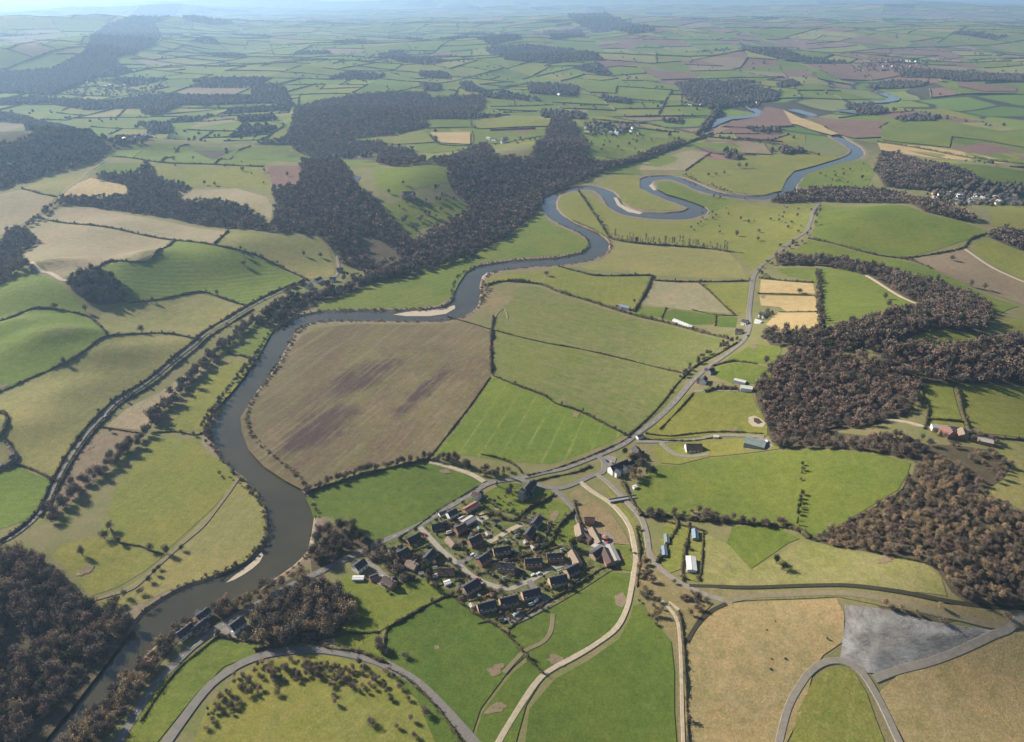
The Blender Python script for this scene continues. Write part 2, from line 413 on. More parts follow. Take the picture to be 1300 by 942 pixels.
# ------------------------------------------------------------------ draped sheets
_fi = 0
def inpoly(P, poly):
    x, y = P[:, 0], P[:, 1]; ins = np.zeros(len(P), bool); n = len(poly)
    for i in range(n):
        x0, y0 = poly[i]; x1, y1 = poly[(i+1) % n]
        if y0 == y1: continue
        c = ((y0 > y) != (y1 > y)) & (x < (x1-x0)*(y-y0)/(y1-y0)+x0); ins ^= c
    return ins
def densify(p, step):
    out = []
    n = len(p)
    for i in range(n):
        a = p[i]; b = p[(i+1) % n]; k = max(1, int(np.hypot(*(b-a))/step))
        for j in range(k): out.append(a+(b-a)*j/k)
    return np.array(out)
def drape(name, poly2, mat, off, step=None, zfun=None, smooth=True):
    poly2 = np.asarray(poly2, float)
    dist = max(250., np.median(poly2[:, 1]))
    if step is None: step = min(110, max(7., dist*.011))
    ar = .5*np.sum(poly2[:, 0]*np.roll(poly2[:, 1], -1)-np.roll(poly2[:, 0], -1)*poly2[:, 1])
    if ar < 0: poly2 = poly2[::-1]
    e = densify(poly2, step)
    lo = e.min(0); hi = e.max(0)
    gx, gy = np.meshgrid(np.arange(lo[0], hi[0], step), np.arange(lo[1], hi[1], step))
    G = np.column_stack([gx.ravel(), gy.ravel()]); G += rs.uniform(-.2, .2, G.shape)*step
    if len(G): G = G[inpoly(G, e)]
    c = e.mean(0)
    pts = np.vstack([e, G]) - c; n = len(e)
    r = delaunay_2d_cdt([Vector(p) for p in pts.tolist()], [], [list(range(n))], 1, 1e-4)
    V2 = np.array([(v.x, v.y) for v in r[0]]) + c
    z = (height(V2) if zfun is None else zfun(V2)) + off
    me = mesh_np(name, np.column_stack([V2, z]), [tuple(f) for f in r[2]], [mat], smooth=smooth)
    return me
def smoothpoly(p2, dist):
    """round traced corners slightly (one Chaikin pass at short range)"""
    return p2
def wang(a, b):
    p = W([a, b]); d = p[1]-p[0]; return math.atan2(d[1], d[0])
def field(label, key, poly, dirpx=None, period=0, strength=0., patch=.5, streak=0., name='field', off=None):
    global _fi
    p = W(poly); ang = round(wang(*dirpx), 3) if dirpx else None
    if off is None: off = .14 + .003*_fi + (2.6 if np.median(p[:, 1]) > 2300 else 0)
    _fi += 1
    me = drape(name, p[:, :2], field_mat(key, ang, period, strength, patch, streak, float(_fi % 9)), off)
    o = obj(name, me); tag(o, label, None, None, 'structure'); return o
# ------------------------------------------------------------------ traced fields (photo positions -> land)
FIELDS = [
 ('green meadow between the ploughed field and the village road','D',[(388,632),(400,622),(440,610),(480,598),(520,589),(545,588),(575,595),(608,607),(614,614),(590,630),(560,650),(520,672),(485,688),(465,682),(440,662),(415,655),(398,657),(394,645)],((400,650),(560,600)),0,0,.35,.25),
 ('large streaky brown and green ploughed field inside the river bend','P',[(305,530),(320,505),(348,472),(366,445),(385,425),(405,416),(450,411),(540,412),(600,409),(625,422),(628,440),(624,475),(600,510),(570,550),(548,577),(500,588),(440,602),(400,617),(383,621),(362,610),(335,592),(315,570),(307,548)],((440,570),(610,420)),0,.0,.45,.4),
 ('green crop field with pale tramlines above the village','B',[(625,478),(660,492),(700,507),(740,525),(792,552),(750,572),(700,589),(640,586),(600,579),(550,577),(580,545),(605,510)],((605,575),(650,505)),22,.42,.25,.35),
 ('green and tan streaked crop field beside the main road','Q',[(629,402),(680,428),(740,443),(800,457),(872,473),(866,492),(840,520),(814,542),(793,550),(745,526),(700,508),(660,490),(627,475),(630,440)],((650,440),(850,490)),0,0,.5,.5),
 ('long crop field fading from tan to green below the mid hedge','Q',[(650,364),(684,364),(710,375),(753,388),(804,404),(842,412),(880,422),(924,432),(903,452),(874,471),(800,455),(740,441),(690,428),(640,415),(627,405),(634,390)],((650,390),(870,440)),0,0,.5,.5),
 ('rough brown corner by the river bend','R',[(616,366),(660,362),(650,380),(632,402),(616,405),(612,385)]),
 ('olive pasture between the river and the hedge','O',[(614,362),(620,353),(645,348),(690,344),(709,339),(760,352),(826,351),(822,357),(815,374),(803,395),(775,388),(745,380),(705,366),(684,358),(645,357)]),
 ('tan grass field with a square corner','T',[(831,357),(888,360),(905,375),(931,398),(880,394),(816,387)]),
 ('small olive field beside the upper road','O',[(892,360),(950,359),(948,400),(933,399),(908,376)]),
 ('narrow deep green paddock by the farmhouse','G',[(812,390),(845,391),(840,403),(806,399)],None,0,0,.2),
 ('narrow deep green paddock by the polytunnel','D',[(847,391),(907,400),(906,412),(880,412),(843,405)],None,0,0,.2),
 ('small green paddock next to the upper road','D',[(911,401),(936,403),(934,416),(909,414)],None,0,0,.2),
 ('tan and olive pasture below the poplar row','S',[(735,338),(765,330),(777,318),(780,306),(805,309),(850,313),(900,317),(925,320),(940,335),(948,353),(900,353),(835,350),(790,346),(745,342)],((740,335),(930,345)),0,0,.5,.4),
 ('wide olive river pasture dotted with trees','O',[(716,271),(708,262),(712,250),(726,244),(744,246),(765,258),(778,270),(800,278),(850,283),(898,277),(908,268),(925,257),(980,263),(1030,259),(1035,262),(1028,290),(1005,310),(980,330),(960,345),(948,335),(930,318),(900,313),(850,309),(800,305),(780,303),(768,300),(745,288),(726,280)],((720,260),(900,300)),0,0,.5,.3),
 ('green meadow inside the small river loop','G',[(836,231),(850,230),(872,238),(888,246),(915,250),(950,255),(925,260),(905,270),(895,262),(870,253),(846,246),(834,239)]),
 ('tan pasture on the river peninsula','O',[(762,235),(775,222),(812,219),(812,238),(828,248),(850,257),(868,264),(850,267),(820,265),(800,262),(789,255),(786,247),(777,240)],None,0,0,.7),
 ('bright meadow along the river below the wooded ridge','G',[(400,395),(420,381),(470,361),(520,348),(560,334),(600,323),(640,306),(665,286),(688,269),(700,284),(735,298),(748,308),(743,316),(725,322),(660,327),(612,333),(592,345),(582,360),(574,377),(555,387),(520,391),(460,391),(415,393)],((420,385),(640,315)),12,.25,.3,.3),
 ('pasture with faint tracks inside the left river bend','O',[(196,556),(247,557),(260,570),(290,592),(303,607),(270,645),(230,682),(208,702),(150,685),(125,680),(150,615)],((150,680),(250,600)),0,0,.35,.3),
 ('worn olive pasture beside the dirt track','O',[(118,680),(135,685),(175,696),(205,708),(185,724),(150,745),(115,757),(95,732),(66,706),(78,692)],None,0,0,.8),
 ('straw coloured riverside pasture inside the bend','S',[(306,609),(325,622),(336,642),(340,665),(333,690),(312,712),(286,725),(240,740),(205,752),(186,764),(160,768),(118,764),(135,756),(160,746),(190,725),(215,702),(250,667),(285,632)],((200,740),(330,640)),0,0,.5,.45),
 ('narrow olive field between tree belt and river','O',[(287,456),(322,459),(310,478),(292,500),(272,520),(262,545),(205,549),(232,520),(258,482)]),
 ('thin green strip between railway trees and river','G',[(297,447),(326,455),(340,430),(350,412),(330,420)]),
 ('bare brownish field between lane and tree belt','M',[(128,544),(180,548),(172,553),(140,590),(100,630),(62,662),(70,635),(90,597),(110,562)],None,0,0,.5),
 ('tan brown field under the curving lane','T',[(140,537),(165,516),(205,497),(240,472),(270,448),(258,472),(225,502),(200,524),(180,546),(134,542)],((140,540),(250,470)),0,0,.9,.6),
 ('green strip beside the lane above the river','G',[(262,449),(300,427),(345,397),(372,381),(385,385),(355,402),(320,425),(285,447)]),
 ('great rolling olive field above the curving lane','S',[(0,499),(40,481),(85,461),(110,446),(137,429),(180,425),(215,426),(253,433),(235,449),(205,475),(180,491),(150,507),(128,527),(110,549),(90,578),(72,607),(40,597),(18,589),(5,560),(10,540),(-6,525),(-40,520),(-40,510)],((60,560),(200,450)),0,0,.5,.45),
 ('deep green hillside field at the left edge','B',[(-40,415),(0,409),(40,395),(80,393),(106,402),(120,411),(137,426),(108,443),(82,460),(40,480),(0,497),(-40,505)],None,0,0,.25),
 ('green sheep field under the round copse','B',[(-40,350),(0,346),(30,340),(60,352),(85,368),(105,385),(110,400),(60,392),(35,394),(0,407),(-40,414)],None,0,0,.6),
 ('small green field at the left edge below the lane','B',[(-40,596),(25,594),(70,613),(62,635),(42,658),(0,672),(-40,680)],None,0,0,.3),
 ('olive brown field between hedges on the left hill','S',[(130,398),(165,386),(205,381),(255,372),(285,381),(310,389),(298,404),(253,431),(215,424),(140,426),(122,410)],None,0,0,.8),
 ('bright green ridged hill field','B',[(127,341),(138,334),(173,334),(196,325),(222,306),(270,312),(329,327),(375,350),(385,355),(330,380),(312,387),(285,380),(255,371),(200,380),(165,384),(150,375),(140,355)],((140,350),(360,345)),13,.55,.2,.5),
 ('large tan field with brown edges on the left hill','T',[(46,278),(100,286),(153,293),(219,306),(196,323),(166,332),(127,337),(100,348),(87,356),(64,346),(23,328),(48,307),(38,291)],((50,300),(200,315)),0,0,.5,.6),
 ('pale tan strip field behind the lane wood','T',[(52,275),(80,264),(120,263),(150,270),(200,279),(288,294),(270,310),(222,304),(150,291),(100,284)],((60,270),(270,300)),0,0,.7,.5),
 ('olive hill field above the hamlet','S',[(292,295),(330,298),(370,301),(408,306),(418,317),(425,340),(424,352),(388,354),(375,347),(330,325),(275,311)]),
 ('greyish field left of the far belt','T',[(-40,250),(0,247),(28,241),(70,251),(60,262),(35,280),(0,300),(-40,310)]),
 ('pale olive field under the big left wood','S',[(30,239),(60,226),(100,217),(124,206),(110,227),(72,249)]),
 ('straw field with a dark streak','Y',[(75,251),(95,234),(115,226),(125,228),(160,236),(163,249),(140,252),(82,255)],((90,250),(120,228)),0,0,.3,.8),
 ('small green field by the farm lane','G',[(118,223),(132,207),(186,207),(178,219),(124,221)]),
 ('wide green field above the twin trees','O',[(191,206),(250,211),(330,214),(336,222),(345,240),(300,237),(245,237),(228,234),(196,223)],None,0,0,.4),
 ('pale field beside the dark belt','T',[(226,241),(300,239),(338,250),(346,262),(344,279),(318,264),(280,254),(226,254)]),
 ('bright green field behind the pair of trees','G',[(142,200),(146,186),(200,182),(285,188),(272,209),(208,206)]),
 ('green field by the plough patch','G',[(290,188),(360,188),(396,203),(340,206),(335,212),(276,210)]),
 ('bare square field with a single tree','C',[(339,211),(383,210),(380,234),(346,237)]),
 ('green clearing in the middle wood','B',[(472,216),(505,212),(563,212),(571,232),(530,240),(500,250),(478,238)]),
 ('green parkland with tall trees','G',[(487,262),(510,254),(550,258),(580,252),(592,262),(583,274),(560,282),(530,292),(527,302),(506,286)]),
 ('green field at the wood corner','G',[(424,203),(480,199),(481,212),(445,214),(430,210)]),
 ('small green pasture among woods','G',[(531,191),(575,187),(600,193),(560,206),(544,205)]),
 ('bright stubble square field','Y',[(546,169),(597,169),(597,184),(560,182)],None,0,0,.2),
 ('green field beside the stubble square','G',[(600,168),(650,168),(690,173),(640,182),(600,184)]),
 ('green wedge field by the far wood','G',[(541,153),(597,153),(599,162),(545,163)]),
 ('pale green hill field near the ridge','O',[(602,153),(680,149),(700,154),(695,161),(605,164)]),
 ('olive strip below the far wood','O',[(450,178),(538,166),(552,181),(500,184),(470,180)]),
 ('deep green field with parkland edge','G',[(640,185),(700,168),(738,178),(742,198),(700,200)]),
 ('broad green field below the far hamlet','G',[(742,192),(760,178),(800,170),(872,179),(866,188),(800,203),(770,207)]),
 ('reddish brown field by the straight hedge','C',[(880,189),(897,177),(932,179),(940,195),(905,194)]),
 ('pinkish field beside the reddish brown one','M',[(934,179),(970,184),(980,197),(942,195)]),
 ('tan pasture above the river loop','T',[(815,207),(876,191),(903,194),(870,216),(812,216)]),
 ('green field crossed by a ditch','O',[(905,195),(958,197),(955,215),(872,217)]),
 ('olive river pasture on the right','O',[(960,197),(1040,196),(1068,200),(1035,210),(1008,217),(998,228),(992,242),(960,248),(915,240),(880,228),(860,222),(872,218),(955,216)],None,0,0,.6),
 ('green pasture right of the upper river','G',[(1012,236),(1025,220),(1070,206),(1098,202),(1112,218),(1100,240),(1039,240)]),
 ('brown field inside the far river bend','C',[(912,160),(935,154),(962,149),(972,136),(995,140),(1006,160),(950,163)]),
 ('tan strip beside the dark red field','Y',[(994,140),(1015,150),(1065,171),(1055,172),(1005,158)]),
 ('dark red brown field','C',[(1022,148),(1060,152),(1128,155),(1115,163),(1130,174),(1085,176),(1066,172)],None,0,0,.8),
 ('long tan field crossing the right side','Y',[(1114,181),(1180,186),(1250,198),(1340,208),(1340,212),(1240,205),(1150,196),(1118,190)],None,0,0,.3),
 ('long red brown field on the right','C',[(1210,176),(1250,180),(1340,195),(1340,207),(1250,197),(1208,189)]),
 ('long green field behind the red one','G',[(1120,160),(1190,150),(1230,160),(1340,176),(1340,194),(1250,179),(1208,174),(1205,188),(1150,182),(1118,178)]),
 ('green field behind the right village','D',[(1130,199),(1200,208),(1290,216),(1340,220),(1340,235),(1260,240),(1240,228),(1195,213),(1145,206)]),
 ('pale red strip in the distance','C',[(1216,104),(1290,112),(1290,117),(1250,117),(1216,110)]),
 # right side, near to far
 ('big green field with a line of small trees','G',[(800,629),(835,590),(860,592),(900,582),(955,577),(1000,572),(1060,572),(1120,578),(1156,588),(1152,602),(1140,622),(1110,640),(1085,655),(1050,676),(1030,684),(1000,667),(905,660),(870,656),(830,656),(812,644)],((820,640),(1130,590)),0,0,.5,.35),
 ('green wedge in the rough pasture','G',[(922,690),(954,722),(1000,690),(1015,684),(985,668),(930,668)],None,0,0,.2),
 ('rough yellowish pasture along the dark ditch','S',[(893,676),(925,692),(953,723),(985,706),(1018,688),(1040,690),(1080,700),(1140,710),(1175,716),(1195,735),(1202,757),(1140,750),(1080,742),(1040,742),(960,745),(888,742)],None,0,0,.8),
 ('walled allotment strip with green grass','O',[(845,663),(875,668),(866,722),(850,728),(836,712)],None,0,0,.7),
 ('grassy yard around the white roofed shed','O',[(880,668),(893,676),(888,739),(868,735),(870,700)],None,0,0,.9),
 ('large golden rough grassland','Z',[(925,766),(975,763),(1020,762),(1062,760),(1072,780),(1070,815),(1045,832),(1033,850),(1020,900),(990,960),(872,960),(868,853),(872,815),(885,790),(905,773)],((900,850),(1050,770)),0,0,.55,.3),
 ('golden grassland right of the spoil heap','Z',[(1140,857),(1200,835),(1250,810),(1285,803),(1340,800),(1380,850),(1380,960),(1160,960),(1115,880)],None,0,0,.7),
 ('rough verge inside the curved haul road','O',[(1000,960),(1012,905),(1030,868),(1045,852),(1060,846),(1075,847),(1086,856),(1100,880),(1130,960)],None,0,0,.8),
 ('olive field at the right edge','O',[(1213,491),(1240,491),(1300,492),(1360,496),(1360,560),(1300,556),(1232,549),(1222,520)]),
 ('olive paddock above the right farm','O',[(1168,488),(1209,491),(1221,533),(1182,531),(1166,505)],None,0,0,.3),
 ('small paddock beside the right farm','O',[(1182,534),(1222,536),(1226,546),(1182,544)]),
 ('golden olive field at the right edge','S',[(1255,562),(1360,562),(1380,665),(1300,650),(1270,634),(1245,630),(1275,608),(1285,590)]),
 ('olive field between main road and the brown wood','O',[(816,553),(870,503),(881,498),(935,497),(955,500),(961,517),(967,527),(974,540),(974,553),(937,552),(877,555),(837,557)],((830,550),(960,520)),0,0,.3,.3),
 ('small green field beside the roadside cottage','G',[(908,478),(905,466),(935,461),(975,466),(980,478),(960,487),(930,487)]),
 ('small bright field below the strip wood','G',[(922,457),(955,437),(992,441),(990,455),(975,462),(940,459)]),
 ('tan stubble paddock furthest of three','Y',[(966,355),(1032,360),(1035,373),(964,372)],None,0,0,.3),
 ('tan stubble paddock in the middle','Y',[(964,375),(1036,376),(1038,395),(1000,396),(990,390),(966,388)],None,0,0,.3),
 ('tan stubble paddock nearest the strip wood','Y',[(988,397),(1038,397),(1040,417),(985,419),(972,412),(980,404)],None,0,0,.3),
 ('green field enclosed by the curving wood','G',[(985,341),(1031,340),(1080,343),(1100,353),(1123,367),(1174,389),(1160,393),(1133,398),(1097,406),(1046,413),(1042,400),(1040,372),(1032,356),(1000,350)]),
 ('big smooth green hill field','G',[(1044,260),(1123,260),(1174,271),(1225,283),(1256,295),(1230,304),(1153,327),(1113,324),(1064,311),(1031,302),(1036,280)],((1050,300),(1240,290)),0,0,.35,.3),
 ('long green field below the hedge','G',[(1026,305),(1064,313),(1113,326),(1153,332),(1181,341),(1225,362),(1294,389),(1265,401),(1250,386),(1209,368),(1174,355),(1092,331),(1040,326),(998,326)],None,0,0,.35),
 ('pinkish tan field on the right hill','M',[(1158,328),(1222,315),(1250,335),(1300,357),(1360,375),(1360,400),(1300,388),(1276,379),(1225,360),(1184,341)],None,0,0,.5),
 ('olive field at the far right','O',[(1226,313),(1255,303),(1300,320),(1360,335),(1360,372),(1300,355),(1260,336)]),
 ('grassy clearing in the strip wood','O',[(1163,427),(1199,420),(1240,424),(1240,437),(1199,439)]),
 ('olive strip at the right edge by the wood','O',[(1272,405),(1360,405),(1360,425),(1300,425),(1268,416)]),
 ('green fields behind the right village','O',[(1245,252),(1340,262),(1340,296),(1300,296),(1271,290),(1262,292)]),
 # bottom
 ('green field below the village gardens','D',[(572,758),(600,778),(635,799),(650,814),(667,833),(645,853),(610,900),(590,960),(560,960),(520,900),(492,866),(492,850),(487,836),(492,800),(530,777)],None,0,0,.25),
 ('green garden meadow behind the old cottages','G',[(425,735),(455,728),(475,742),(500,746),(540,735),(555,735),(570,753),(530,774),(492,796),(478,804),(432,802),(447,778),(430,752)],None,0,0,.35),
 ('small green field beside the bare clump','G',[(402,812),(432,805),(480,804),(487,835),(470,834),(440,822)],None,0,0,.5),
 ('green roadside field by the bare clump','G',[(270,811),(318,817),(330,819),(325,831),(285,846),(250,880),(200,942),(150,942),(188,886),(222,848)],None,0,0,.35),
 ('green field between village and pale track','D',[(645,800),(700,773),(740,751),(775,727),(800,728),(801,750),(792,778),(780,800),(758,812),(728,832),(697,850),(690,853),(672,835),(655,815)],((660,810),(790,740)),0,0,.35,.2),
 ('green corner right of the pale track','D',[(804,770),(815,766),(830,788),(852,815),(856,853),(856,905),(860,960),(665,960),(672,900),(705,862),(745,840),(785,812),(798,790)],None,0,0,.25),
 ('green field at the bottom edge by the pale track','D',[(672,838),(692,857),(668,895),(650,960),(596,960),(612,905),(650,855)],None,0,0,.25),
 ('rough golden triangle between the tracks','R',[(738,618),(750,629),(775,651),(793,676),(800,692),(775,690),(745,672),(735,655),(722,628)]),
 ('rough bank beside the old railway','O',[(760,606),(790,640),(812,668),(818,700),(812,720),(805,690),(797,665),(780,640)],None,0,0,.8),
 ('churchyard grass','G',[(616,626),(640,613),(670,615),(700,624),(700,636),(680,642),(660,655),(645,658),(625,650),(612,640)],None,0,0,.2),
 ('green garden lawn near the church','G',[(675,646),(705,636),(720,642),(727,658),(705,664),(678,655)],None,0,0,.3),
 ('vegetable garden lawn above the farmyard','G',[(704,667),(728,660),(738,678),(735,692),(700,691),(694,680)],None,0,0,.4),
 ('square green playing lawn','B',[(624,657),(642,666),(618,685),(599,672)],None,0,0,.1),
 ('garden ground around the village houses','V',[(486,690),(530,670),(560,655),(612,622),(618,640),(660,657),(690,650),(700,690),(740,690),(775,690),(800,700),(802,725),(780,722),(740,748),(700,771),(645,798),(600,776),(572,756),(545,735),(500,742),(484,720)],None,0,0,.8),
 ('farmyard meadow beside the pale track','G',[(777,692),(800,692),(805,712),(804,726),(785,722),(770,705)],None,0,0,.4),
 ('grassy waste between pub and farm','O',[(845,563),(880,558),(945,557),(985,557),(990,570),(955,575),(900,580),(862,590),(838,588),(828,572)],None,0,0,.8),
 ('scrubby bank between the two tracks','R',[(822,690),(845,725),(872,748),(905,766),(885,788),(870,812),(868,853),(868,960),(862,960),(860,853),(856,815),(835,788),(815,765),(806,745),(808,720)],None,0,0,.5),
 ('rough grass strip beside the dark ditch','R',[(872,740),(915,748),(960,750),(1060,748),(1140,756),(1200,768),(1300,776),(1380,780),(1380,800),(1285,798),(1200,786),(1120,770),(1062,758),(960,762),(925,764),(900,757)],None,0,0,.6),
 ('rough ground under the road bend at the bottom edge','O',[(300,860),(325,845),(350,837),(392,832),(425,834),(465,844),(500,860),(530,890),(560,960),(240,960),(262,900)],None,0,0,.8),
]
TRACED = []
def build_fields():
    for f in FIELDS:
        a = list(f) + [None]*8; TRACED.append(f[2])
        if a[1] in 'GBOS' and a[3] is None and len(a[2]) > 4: a[3] = (a[2][0], a[2][1]); a[4] = 19; a[5] = .16; a[7] = a[7] or .22
        field(a[0], a[1], a[2], a[3], a[4] or 0, a[5] or 0., .5 if a[6] is None else a[6], a[7] or 0.)
build_fields()

# ------------------------------------------------------------------ strips: roads, tracks, paths, ditches
def asphalt(name, c, c2): 
    m, t = nt(name); n = N(t); P = pos(n); f = n.noise(P, .25, 6, .75)
    col = n.mix(n.ramp(f, .35, .68), c4(c), c4(c2)); n.out(col, .9, (f, .15, .05), .2); return m
M_ROAD = asphalt('worn_asphalt', (.135,.122,.105), (.180,.163,.138))
M_TRACK = asphalt('pale_gravel_track', (.40,.33,.24), (.27,.22,.14))
M_EST = asphalt('pale_estate_road', (.30,.265,.22), (.24,.21,.17))
M_DIRT = asphalt('dirt_track', (.20,.16,.10), (.14,.12,.06))
M_YARD = asphalt('concrete_yard', (.23,.20,.16), (.16,.14,.11))
M_LINE = simple_mat('road_paint', (.75,.75,.72), (.6,.6,.58), .7, 2, co='pos')
M_DITCH = asphalt('dark_ditch', (.028,.026,.018), (.045,.04,.022))
def strip_mesh(name, line, width, mat, off, cross=3, prof=None, closed=False):
    L = np.asarray(line)[:, :2]; n = len(L)
    T = np.gradient(L, axis=0); T /= np.linalg.norm(T, axis=1)[:, None] + 1e-9
    Nn = np.column_stack([-T[:, 1], T[:, 0]])
    w = np.broadcast_to(np.asarray(width, float), (n,))
    if prof is None: prof = [-.62, 0, 0, 0, -.62]; cross = 5
    s = np.linspace(1, -1, 3); hw_ = w[:, None]/2*s[None, :]
    hw_ = np.column_stack([hw_[:, 0]+.55, hw_, hw_[:, 2]-.55])
    P = (L[:, None, :] + Nn[:, None, :]*hw_[:, :, None]).reshape(-1, 2)
    z = height(P) + off
    if prof is not None: z = z + np.tile(prof, n)
    i = (np.arange(n-1)[:, None]*cross + np.arange(cross-1)[None, :]).ravel()
    Fc = np.column_stack([i, i+cross, i+cross+1, i+1])[:, ::-1]
    V = np.column_stack([P, z])
    a = V[Fc[:, 1]]-V[Fc[:, 0]]; b = V[Fc[:, 2]]-V[Fc[:, 0]]
    if (a[:, 0]*b[:, 1]-a[:, 1]*b[:, 0]).sum() < 0: Fc = Fc[:, ::-1]
    return mesh_np(name, V, np.ascontiguousarray(Fc), [mat])
_ri = 0
ROADLINES = []
def road(px, width, name='road', mat=None, label=None, off=.62, seg=6., wob=0.):
    global _ri
    w = W(px)[:, :2]; L = catmull(w, seg)
    ww = width*(1+wob*np.sin(np.arange(len(L))*.7+_ri)) if wob else width
    d = np.median(L[:, 1]); o2 = off + .004*_ri + (3.0 if d > 2300 else 0); _ri += 1
    o = obj(name, strip_mesh(name, L, ww, mat or M_ROAD, o2)); tag(o, label, None, None, 'structure')
    ROADLINES.append((L, width)); return L
MAIN = road([(140,960),(190,878),(220,845),(243,822),(270,802),(290,789),(325,768),(360,748),(395,731),(430,714),(457,701),(484,688),(520,673),(540,663),(560,650),(590,632),(616,616),(632,611),(660,607),(690,600),(715,595),(750,582),(790,565),(807,552),(832,534),(857,510),(881,482),(901,465),(925,448),(944,432),(951,415),(951,395),(954,370),(957,352),(966,338),(986,322),(1005,306),(1022,295),(1028,284),(1034,266),(1040,258)], 6.4, label='main road running past the village towards the far bridge wood')
road([(655,608),(670,612),(690,618),(712,620),(735,612),(752,604),(765,600),(768,590),(765,583),(757,579)], 5.4, label='village road looping round the churchyard')
road([(533,670),(545,682),(560,698),(580,715),(600,732),(620,742),(645,748),(662,742),(675,737),(695,725),(716,717)], 4.6, label='village estate road curving between the houses', mat=M_EST)
road([(671,738),(684,752),(694,764)], 5, label='short side road with a parked van')
road([(580,715),(590,713),(600,706)], 5, label='short side road by the white car')
road([(700,619),(712,628),(722,638),(731,649),(736,664),(742,674),(755,679)], 4.5, 'lane', label='farm lane below the church')
TR1 = road([(737,612),(752,624),(774,638),(790,654),(800,670),(804,686),(807,706),(805,726),(801,750),(796,772),(783,797),(758,817),(730,834),(702,849),(680,868),(640,930),(625,960)], 3.8, 'track', M_TRACK, 'pale gravel track curving round the farm', wob=.06)
road([(757,602),(772,613),(793,634),(814,658),(821,679),(825,704),(836,720),(855,735),(876,747),(910,760),(930,765)], 4.4, 'track', M_YARD, 'pale trackbed of the old railway')
road([(918,764),(960,757),(1000,755),(1060,753),(1101,757),(1140,766),(1180,776),(1225,786),(1262,794),(1300,792)], 5, 'track', M_DIRT, 'faint dirt track under the rough pasture')
road([(875,744),(914,745),(951,746),(1010,744),(1061,743),(1085,744),(1140,751),(1200,763),(1250,770),(1300,772),(1350,776)], 3.4, 'ditch', M_DITCH, 'narrow dark water ditch across the rough pasture')
road([(922,767),(905,775),(893,785),(882,798),(872,816)], 3.2, 'ditch', M_DITCH, 'curved dark ditch at the corner of the golden field')
road([(840,763),(851,774),(860,789),(863,811),(865,853),(866,900),(868,960)], 2.2, 'path', M_TRACK, 'narrow pale path beside the wall of shrubs')
road([(862,775),(850,765),(848,770)], 2, 'path', M_TRACK, 'stub of pale path')
road([(1110,863),(1138,852),(1183,840),(1224,824),(1262,806),(1280,799),(1298,783),(1340,768)], 5, 'road', M_YARD, 'grey haul road along the spoil heap')
RING = road([(985,960),(1000,900),(1018,867),(1030,852),(1043,843),(1058,839),(1073,841),(1089,849),(1102,864),(1122,900),(1150,960)], 4.4, 'road', M_YARD, 'curved grey road at the foot of the spoil heap')
road([(200,960),(258,880),(291,852),(317,838),(349,829),(392,825),(425,827),(468,836),(500,849),(540,876),(600,940),(620,965)], 6.6, 'road', M_ROAD, 'wide grey road bending along the bottom edge')
LANE = road([(-60,712),(0,690),(22,678),(44,660),(60,638),(72,612),(90,580),(110,552),(130,530),(150,510),(180,491),(200,476),(225,455),(247,438),(262,424),(290,407),(320,389),(350,374),(375,363),(400,357),(422,355)], 3.1, 'lane', M_ROAD, 'curving country lane on the left hillside')
road([(418,356),(427,350),(430,340),(428,325)], 4, 'lane', M_YARD, 'short lane entering the middle wood')
road([(138,203),(122,212),(112,218),(102,228),(84,241),(74,254)], 5, 'lane', M_YARD, 'winding lane at the foot of the big left wood')
road([(808,561),(839,561),(877,559),(905,554),(935,553),(970,555)], 4.5, 'lane', M_YARD, 'lane to the large green barn')
road([(840,562),(848,571),(860,578),(878,580),(900,577)], 4.5, 'driveway', M_YARD, 'driveway of the brown roofed bungalow')
road([(881,497),(905,496),(938,496)], 4, 'driveway', M_YARD, 'driveway to the white farm sheds')
road([(464,711),(480,724),(492,736),(496,746)], 5, 'driveway', M_YARD, 'driveway of the old cottages')
road([(303,607),(285,632),(260,665),(230,692),(200,718),(192,726),(170,746),(145,754),(120,762)], 3.2, 'track', M_DIRT, 'brown dirt track crossing the left pasture', wob=.15)
road([(1100,350),(1123,364),(1148,379),(1182,391)], 4, 'track', M_TRACK, 'pale sandy track along the curving wood')
road([(1222,314),(1240,327),(1262,341),(1300,358),(1350,374)], 4, 'track', M_TRACK, 'pale sandy track over the right hill')
road([(545,587),(560,590),(580,596),(600,603),(615,612)], 4.5, 'driveway', M_TRACK, 'pale driveway above the green meadow')
road([(665,636+30),(650,672),(630,684),(618,690)], 5, 'driveway', M_TRACK, 'pale drive beside the playing lawn')
road([(1198,546),(1170,541),(1150,536),(1120,533)], 4, 'driveway', M_TRACK, 'drive to the right hand farm')
road([(23,328),(45,338),(64,347),(78,355),(88,357)], 6, 'track', M_TRACK, 'bare sandy margin of the tan field')
road([(640,855),(655,838),(668,826),(690,815),(700,800),(702,780)], 3, 'path', M_DIRT, 'faint trodden path over the green field')
road([(645,405),(640,392),(628,404),(622,440)], 2, 'path', M_DIRT, 'faint field edge path')
# centre line dashes on the main road (paint, one sheet per stretch)
def dashes():
    L = MAIN; V = []; Fc = []
    i = 3
    while i < len(L)-3:
        a = L[i]; d = L[i+1]-L[i]; d = d/np.linalg.norm(d); nn = np.array([-d[1], d[0]])
        q = [a+nn*.09, a-nn*.09, a+d*4-nn*.09, a+d*4+nn*.09]
        b = len(V)
        for p in q: V.append((p[0], p[1], hz(*p)+.66))
        Fc.append((b, b+1, b+2, b+3)); i += 2
        if L[i][1] > 1100: break
    o = obj('road_marking', mesh_np('road_marking', np.array(V), Fc, [M_LINE])); tag(o, 'thin white centre dashes of the main road', None, None, 'structure')
dashes()

